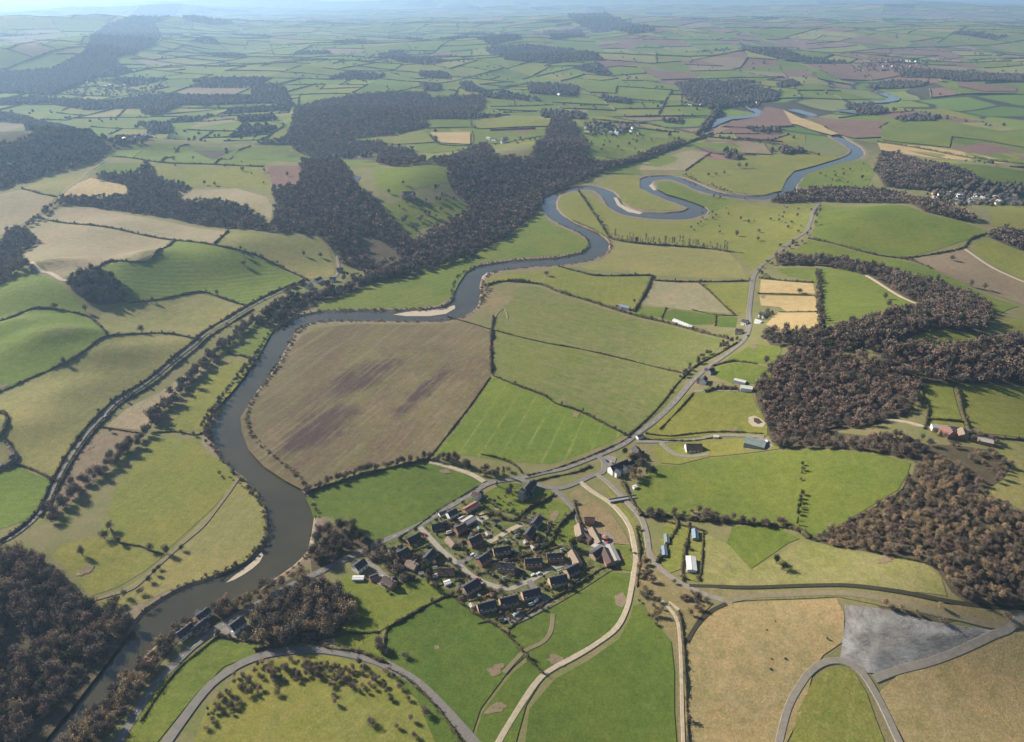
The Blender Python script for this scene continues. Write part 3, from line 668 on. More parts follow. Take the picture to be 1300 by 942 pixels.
# yards and bare patches
def patch(name, label, mat, poly, off=.5):
    p = W(poly); me = drape(name, p[:, :2], mat, off + (2.9 if np.median(p[:, 1]) > 2300 else 0)); return tag(obj(name, me), label, None, None, 'structure')
patch('yard', 'pale concrete yard by the red roofed shed', M_TRACK, [(612,651),(622,657),(608,667),(598,660)])
patch('yard', 'grey farmyard with parked machinery', M_YARD, [(746,683),(758,676),(772,676),(780,684),(779,694),(768,700),(752,690)], .52)
patch('yard', 'gravel forecourt of the white inn', M_YARD, [(762,583),(772,578),(783,581),(780,590),(770,598)], .53)
patch('yard', 'concrete apron of the large green barn', M_YARD, [(946,558),(975,556),(982,566),(975,572),(946,571)], .54)
patch('yard', 'gravel yard of the old cottages', M_YARD, [(480,722),(490,727),(500,742),(488,748),(474,738)], .55)
patch('yard', 'pale yard of the roadside farm', M_YARD, [(268,800),(280,792),(300,785),(310,800),(300,810),(272,808)], .56)
patch('yard', 'hard standing beside the terraced houses', M_YARD, [(640,785),(665,775),(700,758),(706,764),(672,785),(650,795)], .57)
patch('pond_margin', 'bare earth ring round the small pond', M_TRACK, [(950,530),(958,528),(966,532),(972,538),(968,543),(956,542),(950,537)], .55)
for lb, pl in (('bare feeding patch in the green field',[(780,757),(790,752),(797,762),(790,772),(782,768)]),('small pale bare patch in the bottom field',[(551,820),(557,820),(558,824),(552,825)]),('bare earth circle in the rough pasture',[(921,716),(927,716),(928,720),(922,721)])):
    patch('bare_ground', lb, field_mat('M'), pl, .52)

def gateways():
    m = field_mat('M'); k = 0
    for i, f in enumerate(FIELDS):
        if f[1] in 'VKR' or i % 2: continue
        w = W(f[2])[:, :2]
        if np.median(w[:, 1]) > 1500: continue
        c = w.mean(0); j = rs.randint(len(w)); v = w[j]+(c-w[j])*(9/np.linalg.norm(c-w[j]))
        im = toimg([(v[0], v[1], 0)])[0]
        if not (5 < im[0] < 1295 and im[1] < 930): continue
        t = np.linspace(0, 2*math.pi, 14, endpoint=False); r = rs.uniform(2.2, 5.5, 14); a = rs.uniform(0, 3.14)
        u = np.array([math.cos(a), math.sin(a)]); q = np.array([-u[1], u[0]])
        p = v + (u[None]*np.cos(t)[:, None]*1.7 + q[None]*np.sin(t)[:, None])*r[:, None]
        tag(obj('bare_ground', drape('bare_ground', p, m, .56+.002*k, 3.)), 'trodden muddy gateway in the corner of the ' + f[0], None, None, 'structure'); k += 1
gateways()
# ------------------------------------------------------------------ river, banks, bars
def water_mat():
    m, t = nt('river_water'); n = N(t); P = pos(n); f = n.noise(P, .35, 4, .6)
    col = n.mix(n.ramp(n.noise(P, .02, 3), .35, .65), (.042,.036,.017,1), (.056,.047,.023,1))
    n.out(col, .07, (f, .10, .2), .5); return m
M_WATER = water_mat()
M_BANK = asphalt('river_bank_earth', (.22,.160,.105), (.12,.098,.055))
M_BAR = asphalt('pale_river_gravel', (.42,.34,.25), (.34,.28,.20))
WL = -1.9
def flatz(P2): return np.zeros(len(P2))
def river(name, L, label, far=False):
    n = len(L); L2 = L[:, :2]
    T = np.gradient(L2, axis=0); T /= np.linalg.norm(T, axis=1)[:, None]; Nn = np.column_stack([-T[:, 1], T[:, 0]])
    wob = 1 + .05*np.sin(np.arange(n)*.9) + .04*np.sin(np.arange(n)*.37+1)
    hw = L[:, 2]/2*wob
    def ring(offs): return L2 + Nn*offs[:, None]
    z0 = WL if not far else .6
    V = []; cols = [hw+3, hw*.5, hw*0, -hw*.5, -hw-3]
    P = np.stack([ring(c) for c in cols], 1).reshape(-1, 2)
    k = len(cols); i = (np.arange(n-1)[:, None]*k+np.arange(k-1)[None, :]).ravel()
    Fc = np.column_stack([i, i+1, i+k+1, i+k])
    V = np.column_stack([P, np.full(len(P), z0)])
    a = V[Fc[:, 1]]-V[Fc[:, 0]]; b = V[Fc[:, 2]]-V[Fc[:, 0]]
    if (a[:, 0]*b[:, 1]-a[:, 1]*b[:, 0]).sum() < 0: Fc = Fc[:, ::-1]
    tag(obj(name, mesh_np(name, V, np.ascontiguousarray(Fc), [M_WATER], smooth=True)), label, None, None, 'structure')
    if far: return
    for s, side in ((1, 'left'), (-1, 'right')):
        jit = 1.6*np.sin(np.arange(n)*1.7+s)+1.2*np.sin(np.arange(n)*.53)
        prof = [(-1.0, WL-.8), (1.2, WL+.5), (3.6, .05), (9.0, .11), (13.+0., .02), (16.0, -.9)]
        P = np.stack([ring(s*(hw+o+jit*.35*(0 < q < 5))) for q, (o, z) in enumerate(prof)], 1).reshape(-1, 2)
        k = len(prof); z = np.tile([q[1] for q in prof], n)
        zz = height(P); z = z + np.where(np.tile(np.arange(k), n) >= 2, zz, 0)
        i = (np.arange(n-1)[:, None]*k+np.arange(k-1)[None, :]).ravel()
        Fc = np.column_stack([i, i+1, i+k+1, i+k]); V = np.column_stack([P, z])
        a = V[Fc[:, 1]]-V[Fc[:, 0]]; b = V[Fc[:, 2]]-V[Fc[:, 0]]
        if (a[:, 0]*b[:, 1]-a[:, 1]*b[:, 0]).sum() < 0: Fc = Fc[:, ::-1]
        tag(obj('river_bank', mesh_np('river_bank', V, np.ascontiguousarray(Fc), [M_BANK])), 'brown earth and reed margin on the %s hand side of the river' % side, None, None, 'structure')
river('river', RW, 'grey brown river winding from the lower left up the valley')
for L, lb in zip(RFAR, ('blue river bend beside the far wooded village','short glimpse of river by the red fields','distant thin blue river bend')): river('river', L, lb, True)
def bar(label, poly):
    p = flat(poly); off = WL + .22
    def zf(P): return np.full(len(P), 0.)
    ar = p.mean(0)
    me = drape('gravel_bar', p, M_BAR, off, 5., zf); tag(obj('gravel_bar', me), label, None, None, 'structure')
bar('pale gravel bar at the inside of the nearest river bend', [(286,738),(298,728),(312,718),(323,709),(331,699),(334,703),(329,712),(320,720),(308,728),(297,734)])
bar('long pale gravel bar below the bright river meadow', [(499,398),(520,394),(545,392),(565,390),(577,386),(578,390),(566,397),(545,400),(515,400)])
bar('gravel bar on the river peninsula', [(779,250),(783,250),(788,258),(800,264),(816,269),(812,271),(797,268),(784,260)])
bar('pale sand bar inside the small river loop', [(824,235),(830,230),(842,228),(836,231),(829,235),(834,240),(830,241)])
bar('brown muddy beach above the bare clump', [(399,650),(404,660),(405,672),(400,684),(388,708),(392,690),(396,672)])
bar('pale shingle edge at the narrow bend', [(612,350),(618,345),(624,345),(616,352),(612,362),(609,360)])
pw = W([(451,224),(458,225),(455,230),(449,229)])
tag(obj('pond', drape('pond', pw[:, :2], M_WATER, .9)), 'small blue pond at the edge of the middle wood', None, None, 'structure')
pw = W([(957,531),(963,532),(968,537),(962,539),(957,536)])
tag(obj('pond', drape('pond', pw[:, :2], M_WATER, .75)), 'small dark pond ringed by bare earth', None, None, 'structure')
pw = W([(1061,139),(1080,141),(1102,145),(1098,147),(1078,144),(1062,142)])
tag(obj('pond', drape('pond', pw[:, :2], M_WATER, 3.6)), 'pale strip of flood water among distant fields', None, None, 'structure')

# ------------------------------------------------------------------ spoil heap
def spoil():
    poly = W([(1072,768),(1095,770),(1130,775),(1158,784),(1180,790),(1210,794),(1240,797),(1262,801),(1224,820),(1183,836),(1150,846),(1112,856),(1098,854),(1085,843),(1066,838),(1069,815),(1073,790)])[:, :2]
    c = poly.mean(0)
    def zf(P):
        z = height(P)
        e = densify(poly, 4.)
        d = np.min(np.hypot(P[:, None, 0]-e[None, :, 0], P[:, None, 1]-e[None, :, 1]), 1)
        x = P[:, 0]-c[0]; y = P[:, 1]-c[1]
        edge = sstep(0, 14, d)
        rid = (.5+.5*np.sin(x*.41+2.2*np.sin(y*.13+x*.05)))*1.2*sstep(2, 12, d)*sstep(8, 24, y+x*.12)
        bowl = -5.5*sstep(8, 40, d) + 3.0*np.exp(-((x-4)**2/900+(y-4)**2/120)) + 2.4*np.exp(-((x+22)**2/60+(y+14)**2/50))+1.6*np.exp(-((x+34)**2/40+(y+2)**2/90))
        gul = (.35*np.sin(.19*x+.27*y+2.4*np.sin(x*.09+y*.05))+.2*np.sin(.33*x-.21*y+2*np.sin(y*.11)))*sstep(6, 25, d)
        return z + 1.6*edge + rid*.75 + bowl*.42 + gul
    m, t = nt('spoil_shale'); n = N(t)
    P = rotpos(n, .9, .09, .17); f = n.noise(P, 1., 8, .8); g = n.noise(pos(n), .035, 7, .72); h = n.noise(pos(n), .6, 4, .7)
    col = n.mix(n.ramp(f, .35, .7), (.125,.112,.096,1), (.270,.255,.235,1))
    col = n.mix(n.math('MULTIPLY', n.ramp(g, .48, .62), .6), col, (.36,.35,.33,1))
    col = n.mix(n.math('MULTIPLY', n.ramp(h, .5, .75), .25), col, (.10,.075,.055,1))
    n.out(col, .9, (f, .7, 1.1), .1)
    me = drape('spoil_heap', poly, m, .3, 1.7, zf, smooth=True)
    tag(obj('spoil_heap', me), 'grey ridged shale spoil heap in the golden grassland', 'spoil heap')
spoil()
patch('bank', 'orange clay bank beside the spoil heap', simple_mat('clay', (.42,.24,.10), (.30,.19,.10), .95, .2, co='pos'), [(1160,845),(1190,835),(1220,822),(1240,812),(1258,804),(1250,811),(1225,825),(1190,838)], 3.4) if False else None

# ------------------------------------------------------------------ far patchwork of parcels with hedges
def patchwork():
    parcels = []
    def cut(poly, lim, ang):
        P = np.array(poly)
        c = P.mean(0)
        im = toimg([(c[0], c[1], 0)])[0]
        r = np.abs(P-c).max()
        if r < 900 and (im[0] < -140 or im[0] > 1440): return
        dist = c[1]
        lim = 175 + max(0, dist-2000)*.024
        a = ang + rs.uniform(-.25, .25)
        u = np.array([math.cos(a), math.sin(a)]); v = np.array([-u[1], u[0]])
        eu = (P@u); ev = (P@v)
        wu = np.ptp(eu); wv = np.ptp(ev)
        if max(wu, wv) < lim*rs.uniform(1.1, 2.0): parcels.append(P); return
        d, s = (u, (eu.min(), eu.max())) if wu > wv else (v, (ev.min(), ev.max()))
        q = s[0]+(s[1]-s[0])*rs.uniform(.38, .62)
        A = []; B = []
        n = len(P)
        for i in range(n):
            p0 = P[i]; p1 = P[(i+1) % n]; s0 = p0@d-q; s1 = p1@d-q
            (A if s0 < 0 else B).append(p0)
            if (s0 < 0) != (s1 < 0):
                x = p0+(p1-p0)*(s0/(s0-s1)); A.append(x); B.append(x)
        na = ang + rs.uniform(-.35, .35)
        if len(A) > 2: cut(A, lim, na)
        if len(B) > 2: cut(B, lim, na)
    cut([(-22000, 1950), (22000, 1950), (22000, 27000), (-22000, 27000)], 200, .3)
    keys = ['B','G','B','G','B','O','S','D','S','B','M','C','O','G','O','K']
    TP = [W(p)[:, :2] for p in TRACED]; TP = [p for p in TP if p[:, 1].max() > 1900]
    BB = [(p.min(0), p.max(0)) for p in TP]
    def covered(Q):
        c = np.zeros(len(Q), bool)
        for p, (lo, hi) in zip(TP, BB):
            m = (Q[:, 0] > lo[0]) & (Q[:, 0] < hi[0]) & (Q[:, 1] > lo[1]) & (Q[:, 1] < hi[1])
            if m.any(): k = c[m]; k |= inpoly(Q[m], p); c[m] = k
        return c
    allv = {k: ([], [], 0) for k in set(keys)}
    data = {k: [[], [], 0] for k in set(keys)}
    hv = []; hf = []; trees = []
    for P in parcels:
        c = P.mean(0); dd = c[1]
        key = keys[rs.randint(len(keys))]
        if key in 'MCST' and c[0] < 600 and rs.rand() < .6: key = 'G'
        if c[0] > 600 and rs.rand() < .12: key = 'C'
        if key == 'K' and rs.rand() < .35: key = 'G'
        # keep water clear
        q = c + (P-c)*.992
        e = densify(q, 110.)
        lo = e.min(0); hi = e.max(0); gx, gy = np.meshgrid(np.arange(lo[0]+50, hi[0], 100), np.arange(lo[1]+50, hi[1], 100))
        G = np.column_stack([gx.ravel(), gy.ravel()]); G = G[inpoly(G, e)] if len(G) else G
        pts = np.vstack([e, G])
        if any(np.hypot(L[:, 0]-c[0], L[:, 1]-c[1]).min() < np.abs(P-c).max()*1.1+20 for L in RFAR+[RCO]):
            continue
        r = delaunay_2d_cdt([Vector(p) for p in (pts-c).tolist()], [], [list(range(len(e)))], 1, 1e-3)
        V2 = np.array([(v.x, v.y) for v in r[0]])+c
        D = data[key]; b = D[2]
        D[0].append(V2); D[1] += [tuple(i+b for i in f) for f in r[2]]; D[2] += len(V2)
        # hedge on some sides
        n = len(P)
        for i in range(n):
            a, b2 = P[i], P[(i+1) % n]
            if rs.rand() < .5: continue
            Lh = np.linalg.norm(b2-a)
            if Lh < 30: continue
            k = max(2, int(Lh/70)); pp = a+(b2-a)*np.linspace(0, 1, k+1)[:, None]
            if covered(pp).any(): continue
            hv.append((pp, rs.uniform(2.5, 5.0) + dd*.0003))
            if dd < 9000:
                nt_ = rs.poisson(Lh/(40 if dd < 5500 else 80))
                for _ in range(nt_):
                    p = a+(b2-a)*rs.rand(); trees.append((p[0], p[1], rs.uniform(5, 10)))
        if key == 'K':
            ar = max(1, int(np.ptp(P[:, 0])*np.ptp(P[:, 1])*.6/(220 if dd < 5000 else 520)))
            G = np.column_stack([rs.uniform(P[:, 0].min(), P[:, 0].max(), ar), rs.uniform(P[:, 1].min(), P[:, 1].max(), ar)])
            G = G[inpoly(G, P)]
            for p in G: trees.append((p[0], p[1], rs.uniform(11, 17) if dd < 5000 else rs.uniform(16, 24)))
        elif rs.rand() < .3:
            for _ in range(rs.randint(1, 6)):
                w = rs.dirichlet(np.ones(n)); p = w@P; trees.append((p[0], p[1], rs.uniform(8, 13)))
    nm = dict(G='green', B='bright green', D='deep green', O='olive', S='straw green', T='tan', M='bare', C='red brown', K='wooded')
    for k, (vl, fl, n) in data.items():
        if not vl: continue
        V2 = np.vstack(vl); z = height(V2)+.06+.5*sstep(2300, 2900, V2[:, 1])
        me = mesh_np('distant_fields', np.column_stack([V2, z]), fl, [field_mat(k, None, 0, 0, .5, 0., 2.)], smooth=True)
        tag(obj('distant_fields', me), 'patchwork of %s fields fading into the distance' % nm[k], None, None, 'structure')
    # hedges: low thick walls following the parcels
    V = []; Fs = []; b = 0
    for pp, h in hv:
        d = pp[-1]-pp[0]; d /= np.linalg.norm(d); nn = np.array([-d[1], d[0]]); w = .6+h*.12
        z = height(pp); k = len(pp)
        hh = h*rs.uniform(.6, 1.3, k)
        ring = [np.column_stack([pp+nn*w, z-1]), np.column_stack([pp+nn*w*.6, z+hh]), np.column_stack([pp-nn*w*.6, z+hh*.9]), np.column_stack([pp-nn*w, z-1])]
        V.append(np.stack(ring, 1).reshape(-1, 3))
        i = (np.arange(k-1)[:, None]*4+np.arange(3)[None, :]).ravel()+b
        Fs.append(np.column_stack([i, i+1, i+5, i+4])); b += 4*k
    V = np.vstack(V); Fs = np.vstack(Fs)
    o = obj('distant_hedges', mesh_np('distant_hedges', V, Fs, [TW['fh', False]], tint=rs.rand(len(Fs)))); tag(o, 'dark hedges dividing the distant patchwork of fields', 'hedges', None, 'stuff')
    P = np.array([(t[0], t[1]) for t in trees]); cv = covered(P)
    return [t for t, k in zip(trees, cv) if not k]

# ------------------------------------------------------------------ tree shapes
def slivers(centers, spread, n, size, wid, r, up=.25):
    k = len(centers); idx = r.randint(0, k, n)
    c = centers[idx] + r.normal(0, 1, (n, 3))*spread
    d = r.normal(0, 1, (n, 3)); d[:, 2] += up*1.5; d /= np.linalg.norm(d, axis=1)[:, None]
    e = np.cross(d, r.normal(0, 1, (n, 3))); e /= np.linalg.norm(e, axis=1)[:, None]
    L = size*r.uniform(.6, 1.4, n)[:, None]; w = wid*r.uniform(.7, 1.3, n)[:, None]
    V = np.stack([c-d*L*.5-e*w*.5, c-d*L*.4+e*w*.5, c+d*L*.5], 1).reshape(-1, 3)
    return V, np.arange(3*n).reshape(-1, 3)
def crown(kind, n, size, wid, seed, H=12., R=5.):
    r = np.random.RandomState(seed)
    if kind == 'round':
        k = 18; u = r.normal(0, 1, (k, 3)); u /= np.linalg.norm(u, axis=1)[:, None]
        c = u*np.array([R*.72, R*.72, H*.30])*r.uniform(.35, 1.05, k)[:, None]; c[:, 2] += H*.62
        sp = np.array([R*.22, R*.22, H*.10])
    elif kind == 'cone':
        k = 16; t = r.uniform(0, 1, k); a = r.uniform(0, 6.28, k); q = (1-t)*R*.55
        c = np.column_stack([np.cos(a)*q, np.sin(a)*q, H*(.12+.85*t)]); sp = np.array([R*.14, R*.14, H*.06])
    elif kind == 'tall':
        k = 14; t = r.uniform(0, 1, k); a = r.uniform(0, 6.28, k)
        c = np.column_stack([np.cos(a)*R*.3, np.sin(a)*R*.3, H*(.25+.7*t)]); sp = np.array([R*.16, R*.16, H*.08])
    else:   # bush
        k = 9; u = r.normal(0, 1, (k, 3)); u /= np.linalg.norm(u, axis=1)[:, None]
        c = u*np.array([R*.6, R*.6, H*.3]); c[:, 2] = np.abs(c[:, 2]) + H*.3; sp = np.array([R*.22, R*.22, H*.16])
    V, Fc = slivers(c, sp, n, size, wid, r)
    V[:, 2] = np.maximum(V[:, 2], .25)
    return V, Fc
def limb(A, B, ra, rb, n=5):
    A = np.array(A, float); B = np.array(B, float); d = B-A; d /= np.linalg.norm(d)
    e = np.cross(d, [.3, .9, .1]); e /= np.linalg.norm(e); f = np.cross(d, e)
    V = [];
    for P, r_ in ((A, ra), (B, rb)):
        for i in range(n):
            a = 2*math.pi*i/n; V.append(P + (e*math.cos(a)+f*math.sin(a))*r_)
    return V, [(i, (i+1) % n, n+(i+1) % n, n+i) for i in range(n)]
def trunk_mesh(kind, seed, H=12., R=5.):
    r = random.Random(seed); mb = MB()
    top = .45 if kind == 'round' else .85
    if kind == 'bush': top = .25
    v, f = limb((0,0,-.6), (r.uniform(-.3,.3), r.uniform(-.3,.3), H*top), .42, .22 if kind == 'round' else .08, 7); mb.add(v, f)
    if kind in ('round', 'bush'):
        for i in range(8 if kind == 'round' else 4):
            a = i*2.4+r.random(); q = R*r.uniform(.35, .75); z = H*r.uniform(.6, .92) if kind == 'round' else H*.6
            v, f = limb((0,0,H*top*r.uniform(.55,.98)), (math.cos(a)*q, math.sin(a)*q, z), .17, .05, 4); mb.add(v, f)
    return mb.mesh('trunk', [BARK])
PR = {}
for kd, (n1, n2, n3) in {'round': (760, 190, 52), 'cone': (420, 110, 36), 'tall': (340, 130, 70), 'bush': (260, 60, 20)}.items():
    H, R = {'round': (12, 5.), 'cone': (13, 3.6), 'tall': (16, 3.), 'bush': (3.6, 2.4)}[kd]
    s = {'round': 1, 'cone': .9, 'tall': .8, 'bush': .62}[kd]
    PR[kd, 'n'] = [crown(kd, n1, 1.5*s, .42*s, 100+i, H*(1, .85, 1.1, .95, 1.15)[i], R*(1, 1.15, .85, 1.05, .8)[i]) for i in range(5)]
    PR[kd, 'm'] = [crown(kd, n2, 2.6*s, 1.0*s, 200+i, H*(1, .85, 1.1, .95, 1.15)[i], R*(1, 1.15, .85, 1.05, .8)[i]) for i in range(5)]
    PR[kd, 'f'] = [crown(kd, n3, 3.8*s, 2.0*s, 300+i, H, R) for i in range(5)]
# far blobs: a handful of facets, uneven outline
def blob(seed):
    r = np.random.RandomState(seed); V = [(0, 0, 1.0)]
    for z, q, k in ((.78, .62, 5), (.4, 1.0, 5), (.06, .55, 5)):
        for i in range(k):
            a = 2*math.pi*(i+(.5 if q == 1 else 0))/k; j = r.uniform(.75, 1.25); V.append((math.cos(a)*q*j*.52, math.sin(a)*q*j*.52, z*r.uniform(.85, 1.12)))
    Fc = [(0, 1+i, 1+(i+1) % 5) for i in range(5)]
    for b in (1, 6):
        for i in range(5):
            j = (i+1) % 5; Fc += [(b+i, b+5+i, b+j), (b+j, b+5+i, b+5+j)]
    return np.array(V), np.array(Fc)
BLOBS = [blob(i) for i in range(6)]
def merge(name, items, lod, mat):
    """items (x, y, size-factor or height, kind); one mesh"""
    V = []; Fs = []; T = []; b = 0
    P = np.array([(i[0], i[1]) for i in items]); z = height(P)
    for q, it in enumerate(items):
        a = rs.uniform(0, 6.283); c, s = math.cos(a), math.sin(a)
        if lod == 'b':
            v, f = BLOBS[rs.randint(6)]; sc = np.array([it[2]*rs.uniform(.85, 1.3), it[2]*rs.uniform(.85, 1.3), it[2]*rs.uniform(.7, 1.05)])
        else:
            v, f = PR[it[3], lod][rs.randint(5)]; g = it[2]; sc = np.array([g*rs.uniform(.88, 1.15), g*rs.uniform(.88, 1.15), g*rs.uniform(.85, 1.15)])
        v = v*sc; v = np.column_stack([v[:, 0]*c-v[:, 1]*s, v[:, 0]*s+v[:, 1]*c, v[:, 2]]) + (P[q, 0], P[q, 1], z[q])
        V.append(v.astype(np.float32)); Fs.append(f+b); b += len(v); T.append(np.full(len(f), rs.rand(), np.float32))
    return obj(name, mesh_np(name, np.vstack(V), np.vstack(Fs), [mat], tint=np.concatenate(T)))

# ------------------------------------------------------------------ where trees stand
WOODS = {}      # key -> (thing label, group, stuff label)
TREES = []      # x, y, scale, kind, tone, key
def wood(key, poly, spacing, tone, scale, label, group, stuff, kind='round', clear=None, mixev=0., jit=.45, floor=True, thin=0.):
    WOODS[key] = (label, group, stuff); TRACED.append(poly)
    w = W(poly)[:, :2]
    lo = w.min(0); hi = w.max(0)
    spacing *= .84; scale *= .92
    gx, gy = np.meshgrid(np.arange(lo[0], hi[0], spacing), np.arange(lo[1], hi[1], spacing))
    G = np.column_stack([gx.ravel(), gy.ravel()]); G += rs.uniform(-jit, jit, G.shape)*spacing
    G = G[inpoly(G, w)]
    if thin: cl_ = .5+.5*np.sin(G[:, 0]*.047+2*np.sin(G[:, 1]*.031))*np.sin(G[:, 1]*.053+1.3); G = G[rs.rand(len(G)) > np.clip(thin*2.1*cl_, 0, .97)]
    if clear:
        for cl in clear:
            G = G[~inpoly(G, W(cl)[:, :2])]
    d, hw = rdist(G); G = G[d > hw+2]
    for p in G:
        tn = tone; kd = kind
        if isinstance(tone, (list, tuple)): tn = tone[rs.randint(len(tone))]
        if mixev and rs.rand() < mixev: tn = 'ev'; kd = 'cone' if rs.rand() < .4 else kind
        TREES.append((p[0], p[1], scale*(rs.uniform(.55, 1.3) if rs.rand() < .7 else rs.uniform(.9, 1.25)), kd, tn, key))
    if floor:
        global _fi
        me = drape('woodland_floor', w, field_mat('K'), .13+.003*(_fi % 20)+(2.7 if np.median(w[:, 1]) > 2300 else 0)); _fi += 1
        tag(obj('woodland_floor', me), 'leaf littered ground under ' + stuff, None, None, 'structure')
def row(key, line, spacing, tone, scale, label, group, stuff, kind='round', width=3., p=1.):
    WOODS[key] = (label, group, stuff)
    L = catmull(W(line)[:, :2], 5.); s = np.concatenate([[0], np.cumsum(np.hypot(*np.diff(L, axis=0).T))])
    x = 0.
    while x < s[-1]:
        q = np.array([np.interp(x, s, L[:, 0]), np.interp(x, s, L[:, 1])]) + rs.normal(0, width/2, 2)
        x += spacing*rs.uniform(.6, 1.4)
        if rs.rand() > p: continue
        tn = tone[rs.randint(len(tone))] if isinstance(tone, (list, tuple)) else tone
        TREES.append((q[0], q[1], scale*rs.uniform(.6, 1.2), 'cone' if (tn == 'ev' and kind == 'round' and rs.rand() < .5) else kind, tn, key))
B = ['br', 'br', 'pu']
wood('w1', [(-70,700),(0,702),(22,700),(50,706),(75,730),(100,757),(120,770),(150,778),(168,788),(162,805),(135,842),(90,900),(40,960),(-90,960)], 8.2, ['br','br','br','pu','pu','ha'], 1.0,
     'bare tree in the dark wood filling the bottom left corner','trees of the bottom left wood','the dark wood in the bottom left corner', mixev=.12, clear=[[(5,800),(30,798),(45,815),(35,835),(10,830)]])
wood('w2a', [(394,705),(400,682),(415,669),(440,661),(465,681),(490,692),(503,716),(515,738),(503,745),(480,716),(462,705),(440,706),(418,716),(396,727)], 8., B, .85,
     'bare tree in the copse between the green meadow and the road','trees of the copse by the green meadow','the copse by the green meadow', mixev=.15)
wood('w2b', [(240,795),(262,778),(290,766),(320,751),(360,739),(392,722),(394,728),(360,744),(325,763),(290,783),(262,800)], 7., ['br','ha','ha'], .8,
     'bare tree on the strip between the river and the roadside','trees between river and road','the strip between the river and the road')
wood('w2c', [(330,775),(352,757),(385,742),(405,741),(430,752),(448,768),(455,790),(432,802),(402,812),(350,821),(322,815),(315,795)], 8., ['br','br','br','ha'], 1.05,
     'bare tree in the rounded clump beside the road bend','trees of the rounded clump','the rounded clump beside the road bend')
wood('w2d', [(115,905),(160,862),(195,825),(225,792),(240,790),(238,800),(205,840),(178,878),(140,930),(110,960),(70,960)], 7.2, ['br','ha','ha','pu'], .85,
     'brown leafless tree on the lower river bank','trees of the lower river bank','the lower river bank thicket')
row('w2e', [(272,806),(300,803),(318,808),(330,818)], 6, 'br', .55, 'small bare tree behind the blue gabled house','trees behind the roadside houses','the roadside houses hedge')
wood('w3', [(957,492),(968,478),(982,462),(1000,446),(1050,450),(1100,455),(1148,463),(1167,487),(1163,508),(1150,528),(1105,541),(1050,549),(1000,554),(975,553),(970,530),(961,512)], 7.6, ['pu','pu','br'], .85,
     'bare tree of the great reddish brown wood','trees of the great brown wood','the great reddish brown wood on the right')
wood('w4', [(966,425),(1000,420),(1040,420),(1080,415),(1120,402),(1160,394),(1200,386),(1240,391),(1257,408),(1250,424),(1200,418),(1160,426),(1130,444),(1050,448),(1002,442),(978,438)], 8.5, B, 1.,
     'bare tree of the strip wood behind the brown wood','trees of the strip wood','the strip wood behind the brown wood', mixev=.08)
wood('w5', [(1105,448),(1150,438),(1200,440),(1250,436),(1300,428),(1370,425),(1370,490),(1300,490),(1240,488),(1172,486),(1152,462)], 8.5, ['br','pu'], .9,
     'bare tree of the right edge wood','trees of the right edge wood','the wood reaching the right edge')
wood('w6', [(985,329),(1020,327),(1072,331),(1102,339),(1148,350),(1199,363),(1245,383),(1262,398),(1230,398),(1187,393),(1160,383),(1123,365),(1098,350),(1046,338),(986,337)], 9., B, .95,
     'bare tree of the curving belt','trees of the curving belt','the curving belt of trees', mixev=.08)
wood('w7', [(978,254),(985,248),(1039,241),(1097,241),(1148,248),(1212,266),(1240,281),(1225,282),(1174,269),(1123,258),(1041,256),(980,258)], 10., B, 1.05,
     'bare tree of the hilltop belt','trees of the hilltop belt','the hilltop belt above the smooth green hill', mixev=.06)
wood('w8', [(1108,218),(1118,196),(1140,196),(1200,212),(1245,230),(1225,238),(1174,242),(1123,238)], 11., B, 1.1,
     'bare tree beside the right village','trees by the right village','the wood beside the right village', mixev=.1)
wood('w9', [(1253,300),(1271,292),(1300,296),(1360,298),(1360,330),(1290,317)], 10., B, 1., 'bare tree at the right edge','trees at the right edge','the small wood at the right edge')
wood('w10', [(1030,686),(1060,672),(1100,650),(1140,626),(1158,606),(1162,588),(1190,582),(1215,590),(1240,625),(1272,640),(1300,654),(1380,672),(1380,768),(1300,766),(1230,768),(1208,752),(1190,725),(1170,711),(1120,704),(1060,694)], 6.2, ['br','br','ha','ha','pu'], .62,
     'bare thicket tree on the brown scrub slope at the right','thicket trees of the right slope','the brown scrub slope at the right')
wood('w10b', [(1160,588),(1175,565),(1210,565),(1260,572),(1285,590),(1270,612),(1240,626),(1212,592)], 8., ['br','pu','ha'], .62,
     'scattered bare thicket tree below the right farm','scattered thicket below the right farm','the scattered thicket below the right farm', thin=.45)
wood('w11', [(975,558),(1010,553),(1060,549),(1100,553),(1150,557),(1180,566),(1160,586),(1120,576),(1060,570),(1000,569),(977,571)], 7., ['pu','br'], .8,
     'bare tree of the belt above the big green field','trees of the belt above the green field','the belt above the big green field', clear=[[(1040,552),(1070,545),(1110,551),(1100,562),(1050,561)]])
wood('w20z', [(292,866),(330,847),(392,841),(440,847),(480,862),(508,884),(470,882),(430,868),(380,866),(335,878),(300,905),(262,935),(262,905)], 5.2, ['br','ha','br'], .42, 'brown thicket tree below the bottom road','thicket trees below the bottom road','the thicket below the bottom road', thin=.35, floor=False)
wood('w12', [(1105,760),(1150,763),(1200,773),(1230,784),(1200,792),(1160,783),(1120,775)], 6.5, ['br','ha'], .58, 'brown bushy tree above the spoil heap','bushy trees above the spoil heap','the thicket above the spoil heap')
wood('w12b', [(1222,780),(1270,786),(1300,780),(1340,785),(1300,798),(1262,797),(1228,791)], 6.5, ['br','ha'], .58, 'brown bushy tree right of the spoil heap','bushy trees right of the spoil heap','the thicket right of the spoil heap')
